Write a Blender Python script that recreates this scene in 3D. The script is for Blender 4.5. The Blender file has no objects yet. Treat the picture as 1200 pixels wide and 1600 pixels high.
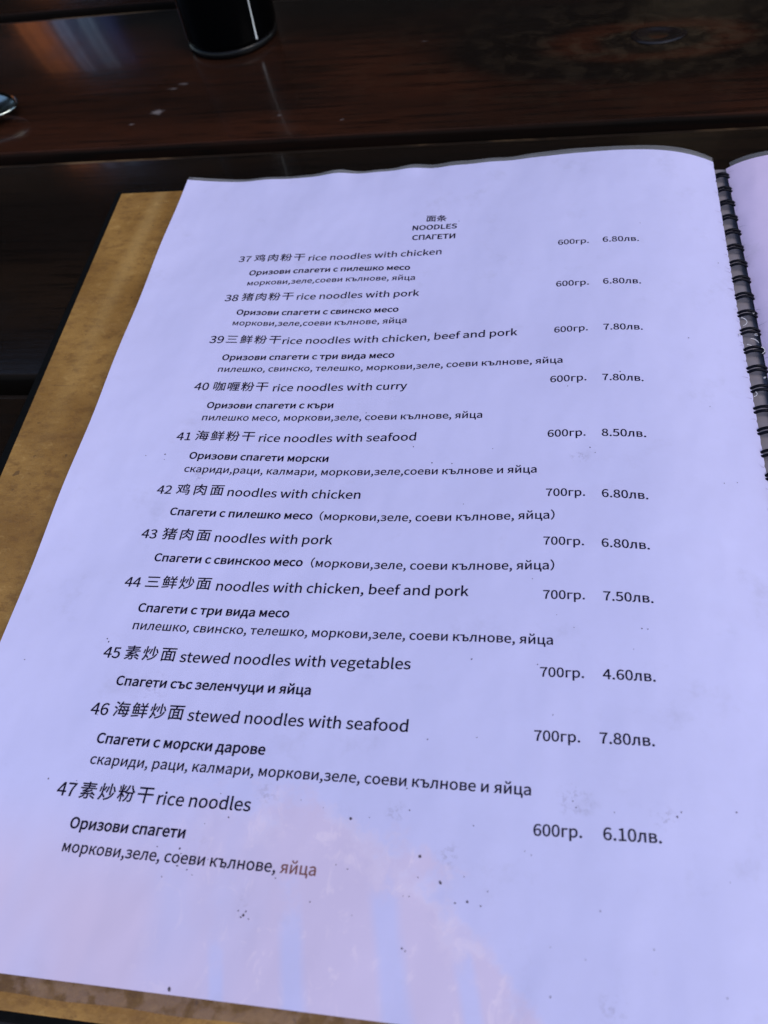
import bpy, bmesh, math, random
from math import radians, sin, cos, pi, exp, sqrt
from mathutils import Vector, Matrix
from mathutils.geometry import delaunay_2d_cdt

random.seed(7)
scene = bpy.context.scene
COL = scene.collection
CM = 0.01                      # everything below is written in centimetres
ZT = 0.6                       # table top lies 0.6 below the reference height of the page shape

# ------------------------------------------------------------ camera
cam_data = bpy.data.cameras.new('camera')
cam_data.sensor_fit = 'VERTICAL'
cam_data.sensor_height = 6.77
cam_data.lens = 6.77 * 1276.34 / 1600
cam_data.clip_start = 0.005
cam_data.clip_end = 200
cam = bpy.data.objects.new('camera', cam_data); COL.objects.link(cam)
cam.location = (14.577 * CM, -0.4647 * CM, (20.7215 + ZT) * CM)
ex, ey, ez = (radians(a) for a in (34.18887, 7.23601, 6.53465))
cam.rotation_euler = (Matrix.Rotation(ez, 3, 'Z') @ Matrix.Rotation(ey, 3, 'Y') @ Matrix.Rotation(ex, 3, 'X')).to_euler()
cam_data.dof.use_dof = True
cam_data.dof.focus_distance = 0.25
cam_data.dof.aperture_fstop = cam_data.lens / 1.65
scene.camera = cam

# ------------------------------------------------------------ light
SUN_AZ, SUN_EL = radians(-34), radians(52)      # soft sun from the right, behind the viewer
world = bpy.data.worlds.new('World'); scene.world = world
world.use_nodes = True
wn = world.node_tree.nodes; wl = world.node_tree.links
sky = wn.new('ShaderNodeTexSky'); sky.sky_type = 'NISHITA'; sky.sun_disc = False
sky.sun_elevation = SUN_EL
sky.sun_rotation = pi / 2 - SUN_AZ
sky.air_density = 1.0; sky.dust_density = 0.6; sky.ozone_density = 1.0
bg = wn['Background']; bg.inputs['Strength'].default_value = 0.115
wl.new(sky.outputs[0], bg.inputs['Color'])
sun_data = bpy.data.lights.new('sun', 'SUN')
sun_data.energy = 1.05; sun_data.angle = radians(32); sun_data.color = (1.0, 0.93, 0.86)
sun = bpy.data.objects.new('sun', sun_data); COL.objects.link(sun)
sd = Vector((cos(SUN_EL) * cos(SUN_AZ), cos(SUN_EL) * sin(SUN_AZ), sin(SUN_EL)))
sun.rotation_euler = sd.to_track_quat('Z', 'Y').to_euler()
sun.location = sd * 5
scene.view_settings.view_transform = 'Standard'
scene.view_settings.look = 'None'
scene.view_settings.exposure = 0.82
scene.view_settings.gamma = 1
scene.cycles.max_bounces = 8
scene.cycles.transparent_max_bounces = 12

# ------------------------------------------------------------ helpers
def link(name, me, mat=None, parent=None, smooth=True):
    if mat is not None:
        me.materials.clear(); me.materials.append(mat)
    if smooth:
        me.shade_smooth()
    o = bpy.data.objects.new(name, me); COL.objects.link(o)
    if parent is not None: o.parent = parent
    return o

def mesh(name, verts, faces):
    me = bpy.data.meshes.new(name)
    me.from_pydata([(x * CM, y * CM, z * CM) for x, y, z in verts], [], faces)
    me.update()
    return me

def thing(name, label, cat, loc=(0, 0, 0), group=None):
    o = bpy.data.objects.new(name, None); COL.objects.link(o)
    o.empty_display_size = 0.02
    o.location = [c * CM for c in loc]
    o['label'] = label; o['category'] = cat
    if group: o['group'] = group
    return o

def lathe(name, prof, n=64):
    vs, fs = [], []
    for r, z in prof:
        for k in range(n):
            a = 2 * pi * k / n; vs.append((r * cos(a), r * sin(a), z))
    for i in range(len(prof) - 1):
        for k in range(n):
            k2 = (k + 1) % n
            fs.append((i * n + k, i * n + k2, (i + 1) * n + k2, (i + 1) * n + k))
    fs.append(tuple(range(n))[::-1])
    return mesh(name, vs, fs)

def tube(pts, r, sides=6, closed=False):
    vs, fs = [], []
    n = len(pts); P = [Vector(p) for p in pts]
    up = Vector((0, 0, 1))
    for i in range(n):
        a = P[i - 1] if (i > 0 or closed) else P[i]
        b = P[(i + 1) % n] if (i < n - 1 or closed) else P[i]
        t = (b - a).normalized()
        s = t.cross(Vector((0.12, 1, 0.07))).normalized(); w = s.cross(t)
        for k in range(sides):
            c = 2 * pi * k / sides
            q = P[i] + (s * cos(c) + w * sin(c)) * r
            vs.append(tuple(q))
    for i in range(n if closed else n - 1):
        j = (i + 1) % n
        for k in range(sides):
            k2 = (k + 1) % sides
            fs.append((i * sides + k, i * sides + k2, j * sides + k2, j * sides + k))
    return vs, fs

def bevel_box(name, x0, x1, y0, y1, z0, z1, r, seg=4, nx=1):
    bm = bmesh.new()
    bmesh.ops.create_cube(bm, size=1)
    for v in bm.verts:
        v.co = Vector(((x0 + x1) / 2 + v.co.x * (x1 - x0), (y0 + y1) / 2 + v.co.y * (y1 - y0), (z0 + z1) / 2 + v.co.z * (z1 - z0))) * CM
    if r:
        bmesh.ops.bevel(bm, geom=bm.edges[:], offset=r * CM, segments=seg, profile=0.5, affect='EDGES')
    me = bpy.data.meshes.new(name); bm.to_mesh(me); bm.free()
    return me

# node helpers
class M:
    def __init__(self, name):
        self.m = bpy.data.materials.new(name); self.m.use_nodes = True
        self.n = self.m.node_tree.nodes; self.l = self.m.node_tree.links
        self.b = self.n['Principled BSDF']; self.out = self.n['Material Output']
    def node(self, t, **kw):
        x = self.n.new(t)
        for k, v in kw.items():
            setattr(x, k, v)
        return x
    def set(self, **kw):
        for k, v in kw.items():
            self.b.inputs[k.replace('_', ' ')].default_value = v
    def link(self, a, b): self.l.new(a, b)
    def val(self, x, sock):
        if hasattr(x, 'node'): self.l.new(x, sock)
        else: sock.default_value = x
    def math(self, op, a, b=0.0, c=0.0, clamp=False):
        x = self.n.new('ShaderNodeMath'); x.operation = op; x.use_clamp = clamp
        self.val(a, x.inputs[0]); self.val(b, x.inputs[1])
        if op in ('MULTIPLY_ADD', 'SMOOTH_MIN', 'COMPARE', 'WRAP'): self.val(c, x.inputs[2])
        return x.outputs[0]
    def coord(self, scale=(1, 1, 1), loc=(0, 0, 0), src=None):
        if src is None:
            src = self.node('ShaderNodeTexCoord').outputs['Object']
        mp = self.node('ShaderNodeMapping')
        mp.inputs['Scale'].default_value = scale; mp.inputs['Location'].default_value = loc
        self.link(src, mp.inputs[0]); return mp.outputs[0]
    def noise(self, vec, scale, detail=4, rough=0.55, dist=0.0):
        x = self.node('ShaderNodeTexNoise')
        x.inputs['Scale'].default_value = scale; x.inputs['Detail'].default_value = detail
        x.inputs['Roughness'].default_value = rough; x.inputs['Distortion'].default_value = dist
        self.link(vec, x.inputs['Vector']); return x.outputs[0]
    def ramp(self, fac, stops):
        r = self.node('ShaderNodeValToRGB')
        e = r.color_ramp.elements
        while len(e) < len(stops): e.new(0.5)
        for k, (p, c) in enumerate(stops):
            e[k].position = p; e[k].color = c if len(c) == 4 else (*c, 1)
        self.link(fac, r.inputs[0]); return r.outputs[0]
    def mix(self, f, a, b, mode='MIX'):
        x = self.node('ShaderNodeMix'); x.data_type = 'RGBA'; x.blend_type = mode
        self.val(f, x.inputs[0])
        for v, s in ((a, x.inputs[6]), (b, x.inputs[7])):
            if hasattr(v, 'node'): self.link(v, s)
            else: s.default_value = (*v, 1)
        return x.outputs[2]
    def sep(self, vec):
        x = self.node('ShaderNodeSeparateXYZ'); self.link(vec, x.inputs[0]); return x.outputs
    def ss(self, x, lo, hi, a=0.0, b=1.0):
        r = self.node('ShaderNodeMapRange'); r.interpolation_type = 'SMOOTHSTEP'
        self.val(x, r.inputs[0]); r.inputs[1].default_value = lo; r.inputs[2].default_value = hi
        r.inputs[3].default_value = a; r.inputs[4].default_value = b
        return r.outputs[0]
    def bump(self, h, strength, dist, sock='Normal'):
        x = self.node('ShaderNodeBump'); x.inputs['Strength'].default_value = strength
        x.inputs['Distance'].default_value = dist
        self.link(h, x.inputs['Height']); self.link(x.outputs[0], self.b.inputs[sock])

# ------------------------------------------------------------ materials
def laminate_film(m, rough=0.07):
    """clear glossy film over print: the same coat on paper and lettering"""
    m.set(Coat_Weight=0.6, Coat_Roughness=rough, Coat_IOR=1.45, Specular_IOR_Level=0.3)
    v = m.coord()
    a = m.noise(v, 28, 2); b = m.noise(m.coord((1, 0.35, 1)), 60, 2, 0.4)
    h = m.math('ADD', a, m.math('MULTIPLY', b, 0.35))
    m.bump(h, 0.35, 0.004, 'Coat Normal')

# soft grey smudges: x, y, radius in metres
SMUDGES = [(0.0853, 0.0196, 0.0042), (0.1785, 0.0455, 0.0042), (0.1590, 0.0478, 0.0060), (0.0705, 0.0300, 0.0050), (0.1660, 0.0075, 0.0045), (0.0480, 0.0700, 0.0060),
           (0.1620, 0.1480, 0.0040), (0.0440, 0.1400, 0.0050), (0.1180, 0.0420, 0.0035), (0.1310, 0.0330, 0.0045), (0.0860, 0.0440, 0.0045)]
def paper_material(name, base, patch):
    m = M(name)
    v = m.coord()
    n = m.noise(v, 14, 3)
    col = m.mix(m.ss(n, 0.35, 0.7, 0, 0.5), base, tuple(c * d for c, d in zip(base, (0.955, 0.95, 0.975))))
    fine = m.noise(v, 420, 3)
    col = m.mix(m.ss(fine, 0.3, 0.75, 0, 0.05), col, (0.45, 0.42, 0.5))
    # faint handling grime
    g = m.noise(m.coord(loc=(3.3, 1.7, 0)), 55, 6, 0.7)
    col = m.mix(m.ss(g, 0.56, 0.76, 0, 0.22), col, (0.32, 0.29, 0.36))
    if patch:
        px_, py_, pz_ = m.sep(v)
        sn = m.noise(v, 520, 4, 0.75)
        for sx_, sy_, sr in SMUDGES:
            d = m.math('SQRT', m.math('ADD', m.math('POWER', m.math('SUBTRACT', px_, sx_), 2), m.math('POWER', m.math('SUBTRACT', py_, sy_), 2)))
            f_ = m.math('MULTIPLY', m.ss(d, 0.0, sr, 1, 0), m.ss(sn, 0.50, 0.64))
            col = m.mix(m.math('MULTIPLY', f_, 0.36), col, (0.17, 0.13, 0.16))
        # pink reflection with blue streaks, painted into the paper colour at the lower edge
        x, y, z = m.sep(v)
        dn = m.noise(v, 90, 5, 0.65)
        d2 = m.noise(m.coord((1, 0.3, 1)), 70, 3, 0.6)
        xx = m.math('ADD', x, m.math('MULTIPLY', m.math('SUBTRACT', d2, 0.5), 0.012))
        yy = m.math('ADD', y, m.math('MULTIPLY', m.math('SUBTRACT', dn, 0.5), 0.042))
        # ragged right-hand border of the painted reflection, falling away towards the lower right
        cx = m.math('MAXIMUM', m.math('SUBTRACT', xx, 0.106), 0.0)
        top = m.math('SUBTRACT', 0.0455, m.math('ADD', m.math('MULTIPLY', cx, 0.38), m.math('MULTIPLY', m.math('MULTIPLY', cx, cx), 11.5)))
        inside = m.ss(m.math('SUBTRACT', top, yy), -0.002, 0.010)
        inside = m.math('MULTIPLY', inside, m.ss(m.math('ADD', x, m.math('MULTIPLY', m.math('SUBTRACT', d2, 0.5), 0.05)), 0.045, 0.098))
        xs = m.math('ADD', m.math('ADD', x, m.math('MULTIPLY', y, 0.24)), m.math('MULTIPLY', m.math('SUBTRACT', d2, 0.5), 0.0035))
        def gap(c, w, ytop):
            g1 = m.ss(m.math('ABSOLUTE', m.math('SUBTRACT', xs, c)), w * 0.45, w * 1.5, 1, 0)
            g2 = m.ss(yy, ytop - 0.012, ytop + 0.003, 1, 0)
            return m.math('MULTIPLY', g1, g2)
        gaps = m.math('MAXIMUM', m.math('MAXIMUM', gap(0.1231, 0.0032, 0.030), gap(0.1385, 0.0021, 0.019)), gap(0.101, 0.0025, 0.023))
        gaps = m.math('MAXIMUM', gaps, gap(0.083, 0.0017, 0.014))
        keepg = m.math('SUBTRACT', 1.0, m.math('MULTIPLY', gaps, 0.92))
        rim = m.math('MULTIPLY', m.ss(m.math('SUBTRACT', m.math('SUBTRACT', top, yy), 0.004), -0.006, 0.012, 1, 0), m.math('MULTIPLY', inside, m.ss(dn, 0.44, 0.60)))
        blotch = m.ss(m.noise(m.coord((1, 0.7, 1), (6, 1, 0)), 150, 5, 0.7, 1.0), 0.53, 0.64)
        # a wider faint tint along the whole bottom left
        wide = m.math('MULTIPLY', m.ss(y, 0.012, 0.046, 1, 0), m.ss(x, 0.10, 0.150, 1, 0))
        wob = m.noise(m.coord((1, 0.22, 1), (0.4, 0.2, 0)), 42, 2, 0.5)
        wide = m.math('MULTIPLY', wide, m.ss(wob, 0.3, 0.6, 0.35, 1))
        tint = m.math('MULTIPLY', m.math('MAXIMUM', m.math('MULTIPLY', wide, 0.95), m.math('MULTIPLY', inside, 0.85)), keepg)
        col = m.mix(m.math('MULTIPLY', tint, 0.95), col, PINK_REFLECTION)
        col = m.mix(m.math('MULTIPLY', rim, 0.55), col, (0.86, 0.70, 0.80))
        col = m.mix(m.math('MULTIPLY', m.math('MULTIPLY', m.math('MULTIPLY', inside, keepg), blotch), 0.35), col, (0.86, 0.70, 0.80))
    m.link(col, m.b.inputs['Base Color'])
    m.set(Roughness=0.55)
    laminate_film(m)
    sw = m.noise(m.coord((1, 0.6, 1), (4, 4, 0)), 26, 3, 0.5)
    fin = m.noise(m.coord((1, 1, 1), (2, 9, 0)), 900, 3, 0.6)
    m.bump(m.math('ADD', sw, m.math('MULTIPLY', fin, 0.008)), 0.42, 0.006)
    return m.m

PAPER = (0.59, 0.555, 0.81)
PINK_REFLECTION = (0.665, 0.53, 0.69)
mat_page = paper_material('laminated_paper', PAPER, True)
mat_page_right = paper_material('laminated_paper_facing', (0.71, 0.57, 0.80), False)  # pinker, brighter base paints in the different light on the facing page

m = M('printed_ink'); m.set(Base_Color=(0.004, 0.002, 0.016, 1), Roughness=0.5); laminate_film(m); m.set(Coat_Weight=0.3, Specular_IOR_Level=0.05); mat_ink = m.m
m = M('printed_ink_reflection'); m.set(Base_Color=(0.19, 0.075, 0.07, 1), Roughness=0.5); laminate_film(m); mat_ink_reflection = m.m  # reddish tone stands in for a reflection over the dark ink

m = M('dirt'); m.set(Base_Color=(0.05, 0.035, 0.05, 1), Roughness=0.7); mat_dirt = m.m
m = M('clear_film_edge')
n = m.noise(m.coord(), 160, 3)
m.link(m.mix(n, (0.20, 0.20, 0.21), (0.33, 0.32, 0.34)), m.b.inputs['Base Color'])  # grey tone stands in for the sky sheen on clear film
m.set(Roughness=0.25, Alpha=0.5); m.bump(n, 0.3, 0.001); mat_film = m.m
m = M('clear_film_edge_lower')
x_, y_, z_ = m.sep(m.coord())
blob = m.noise(m.coord((1, 1.2, 1)), 230, 2, 0.5, 0.2)
big = m.noise(m.coord(), 60, 2)
m.link(m.mix(m.ss(blob, 0.42, 0.6), (0.050, 0.028, 0.018), m.mix(big, (0.12, 0.07, 0.045), (0.24, 0.165, 0.15))), m.b.inputs['Base Color'])
m.set(Roughness=0.35, Alpha=0.55); m.bump(blob, 0.4, 0.001); mat_film_low = m.m

# gold leatherette lining
m = M('gold_leatherette')
v = m.coord()
n1 = m.noise(v, 18, 5, 0.6); n2 = m.noise(m.coord((0.35, 1.6, 1)), 60, 6, 0.7); n3 = m.noise(v, 700, 3, 0.7)
col = m.mix(m.ss(n1, 0.35, 0.68), (0.26, 0.125, 0.027), (0.40, 0.21, 0.050))
col = m.mix(m.ss(n2, 0.52, 0.72, 0, 0.55), col, (0.22, 0.105, 0.028))
col = m.mix(m.ss(n3, 0.5, 0.8, 0, 0.45), col, (0.20, 0.10, 0.03))
mot = m.noise(m.coord((0.8, 1.3, 1), (7, 3, 0)), 210, 6, 0.75)
col = m.mix(m.ss(mot, 0.47, 0.66, 0, 0.6), col, (0.17, 0.075, 0.018))
col = m.mix(m.ss(mot, 0.30, 0.44, 0.35, 0), col, (0.60, 0.36, 0.12))
wv = m.noise(m.coord((0.12, 2.4, 1), (0.5, 0.3, 0)), 55, 5, 0.75)      # scratches that run across
col = m.mix(m.ss(wv, 0.645, 0.70, 0, 0.6), col, (0.13, 0.06, 0.02))
sp = m.noise(m.coord(loc=(1, 2, 0)), 260, 2, 0.5)
col = m.mix(m.ss(sp, 0.70, 0.76, 0, 0.7), col, (0.10, 0.045, 0.015))
x, y, z = m.sep(v)
band = m.math('ADD', x, m.math('MULTIPLY', m.math('SUBTRACT', y, 0.30), -0.035))
worn = m.math('MULTIPLY', m.ss(m.math('ABSOLUTE', m.math('SUBTRACT', band, -0.019)), 0.0, 0.006, 1, 0), m.ss(y, 0.10, 0.33))
col = m.mix(m.math('MULTIPLY', worn, 0.2), col, (0.74, 0.50, 0.20))
m.link(col, m.b.inputs['Base Color'])
m.link(m.ss(n1, 0.3, 0.7, 0.42, 0.6), m.b.inputs['Roughness'])
m.set(Metallic=0.15)
m.bump(m.math('ADD', n3, m.math('MULTIPLY', n2, 1.5)), 0.35, 0.0006); mat_gold = m.m

m = M('black_board'); n = m.noise(m.coord(), 300, 4)
m.link(m.mix(n, (0.002, 0.0022, 0.0024), (0.005, 0.0055, 0.006)), m.b.inputs['Base Color'])
m.set(Roughness=0.85, Specular_IOR_Level=0.05); m.bump(n, 0.3, 0.0006); mat_board = m.m

m = M('grey_spine'); n = m.noise(m.coord((1, 0.2, 1)), 90, 4)
m.link(m.mix(n, (0.19, 0.165, 0.19), (0.29, 0.26, 0.29)), m.b.inputs['Base Color'])
m.set(Roughness=0.3); mat_spine = m.m

m = M('coated_wire'); m.set(Base_Color=(0.003, 0.003, 0.007, 1), Roughness=0.45, Specular_IOR_Level=0.10); mat_wire = m.m
m = M('clear_shred'); m.set(Base_Color=(0.8, 0.76, 0.78, 1), Roughness=0.2, Alpha=0.75); mat_shred = m.m

# dark stained, varnished planks
def wood_material(name, seed, tint, scratches=False, edge=None, span=(0, 1)):
    m = M(name)
    src = m.node('ShaderNodeTexCoord').outputs['Object']
    x, y, z = m.sep(src)
    v = m.coord((0.22, 1.0, 1.0), (seed, seed * 0.37, 0), src)
    w = m.noise(v, 6, 2, 0.45)
    # knot warps the grain round it
    if scratches:
        kx = m.math('SUBTRACT', x, 0.2049); ky = m.math('SUBTRACT', y, 0.4165)
        r = m.math('SQRT', m.math('ADD', m.math('MULTIPLY', m.math('MULTIPLY', kx, kx), 0.16), m.math('MULTIPLY', ky, ky)))
        kw = m.math('MULTIPLY', m.math('POWER', 2.718, m.math('MULTIPLY', r, -42.0)), 0.7)
        w = m.math('ADD', w, kw)
    rings = m.math('SINE', m.math('ADD', m.math('MULTIPLY', w, 21), m.math('MULTIPLY', y, 24)))
    fib = m.noise(m.coord((0.06, 1, 1), (seed, 0, 0), src), 300, 6, 0.75)
    blot = m.noise(m.coord((0.5, 1, 1), (0, seed, 0), src), 11, 4, 0.6)
    c = m.mix(m.ss(rings, -0.6, 1.0), (0.008, 0.0052, 0.004), tint)
    c = m.mix(m.ss(fib, 0.48, 0.62, 0, 0.75), c, (0.004, 0.003, 0.0025))
    c = m.mix(m.ss(blot, 0.36, 0.70, 0.65, 0.0), c, (0.007, 0.005, 0.004))
    if scratches:
        near = m.math('POWER', 2.718, m.math('MULTIPLY', r, -38.0))
        kn = m.noise(m.coord((1, 1.2, 1), (0, 0, 0), src), 75, 5, 0.7, 0.5)
        c = m.mix(m.math('MULTIPLY', near, m.ss(kn, 0.46, 0.62, 0, 0.4), clamp=True), c, (0.07, 0.047, 0.028))
    rough = m.ss(m.noise(m.coord((1, 1, 1), (seed, 2, 0), src), 24, 5, 0.65), 0.3, 0.75, 0.10, 0.26)
    # worn spots where the stain has rubbed off
    rub = m.noise(m.coord((0.8, 1, 1), (seed * 2, 1, 0), src), 75, 6, 0.7)
    c = m.mix(m.ss(rub, 0.74, 0.79, 0, 0.3), c, (0.16, 0.13, 0.12))
    if edge is not None:
        e = m.ss(m.math('ABSOLUTE', m.math('SUBTRACT', y, edge)), 0.0, 0.0022, 1, 0)
        en = m.noise(m.coord((0.35, 1, 1), (seed, 5, 0), src), 34, 5, 0.6)
        c = m.mix(m.math('MULTIPLY', e, m.ss(en, 0.50, 0.66, 0.03, 0.75)), c, (0.20, 0.12, 0.06))
    if scratches:
        def scuff(px, py, rx, ry, s):
            a = m.math('DIVIDE', m.math('SUBTRACT', x, px), rx); b = m.math('DIVIDE', m.math('SUBTRACT', y, py), ry)
            d = m.math('SQRT', m.math('ADD', m.math('MULTIPLY', a, a), m.math('MULTIPLY', b, b)))
            nn = m.noise(src, 300, 4, 0.7)
            return m.math('MULTIPLY', m.ss(m.math('ADD', d, m.math('MULTIPLY', nn, 1.5)), 0.8, 1.5, 1, 0), s)
        f = scuff(-0.0425, 0.3785, 0.006, 0.004, 1)
        for q in ((-0.040, 0.400, 0.005, 0.002, 0.5), (-0.0345, 0.404, 0.006, 0.002, 0.5), (-0.0535, 0.3685, 0.003, 0.0015, 0.7),
                  (0.024, 0.369, 0.002, 0.0015, 0.5), (0.056, 0.362, 0.002, 0.0015, 0.4), (0.09, 0.43, 0.003, 0.0015, 0.3)):
            f = m.math('MAXIMUM', f, scuff(*q))
        c = m.mix(m.math('MULTIPLY', f, 0.4), c, (0.32, 0.28, 0.28))
    # the handled plank edges have lost their shine
    dull = m.math('MAXIMUM', m.ss(y, span[1] - 0.0035, span[1] - 0.0015), m.ss(y, span[0] + 0.0015, span[0] + 0.0035, 1, 0))
    rough = m.math('MAXIMUM', rough, m.math('MULTIPLY', dull, 0.75))
    c = m.mix(m.math('MULTIPLY', m.math('MAXIMUM', m.ss(y, span[0] + 0.0002, span[0] + 0.0022, 1, 0), m.ss(z, -0.006, -0.0012, 1, 0)), 0.8), c, (0.002, 0.0015, 0.001))
    m.link(m.math('MULTIPLY_ADD', dull, -0.42, 0.5), m.b.inputs['Specular IOR Level'])
    m.link(m.math('MULTIPLY_ADD', dull, -0.35, 0.35), m.b.inputs['Coat Weight'])
    m.link(c, m.b.inputs['Base Color']); m.link(rough, m.b.inputs['Roughness'])
    m.set(IOR=1.42, Coat_Roughness=0.07)
    m.bump(m.math('ADD', m.math('MULTIPLY', fib, 0.5), m.math('MULTIPLY', rings, 0.25)), 0.16, 0.0012)
    return m.m

m = M('black_glass'); m.set(Base_Color=(0.001, 0.001, 0.0012, 1), Roughness=0.1, IOR=1.5, Specular_IOR_Level=0.04); mat_bottle = m.m
m = M('clear_heel_glass'); m.set(Base_Color=(0.008, 0.007, 0.007, 1), Roughness=0.2, IOR=1.4, Transmission_Weight=0.3, Specular_IOR_Level=0.16); mat_heel = m.m
m = M('polished_steel'); n = m.noise(m.coord(), 120, 3)
m.set(Base_Color=(0.55, 0.60, 0.55, 1), Metallic=1.0); m.link(m.ss(n, 0.3, 0.7, 0.10, 0.22), m.b.inputs['Roughness']); mat_steel = m.m

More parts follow.
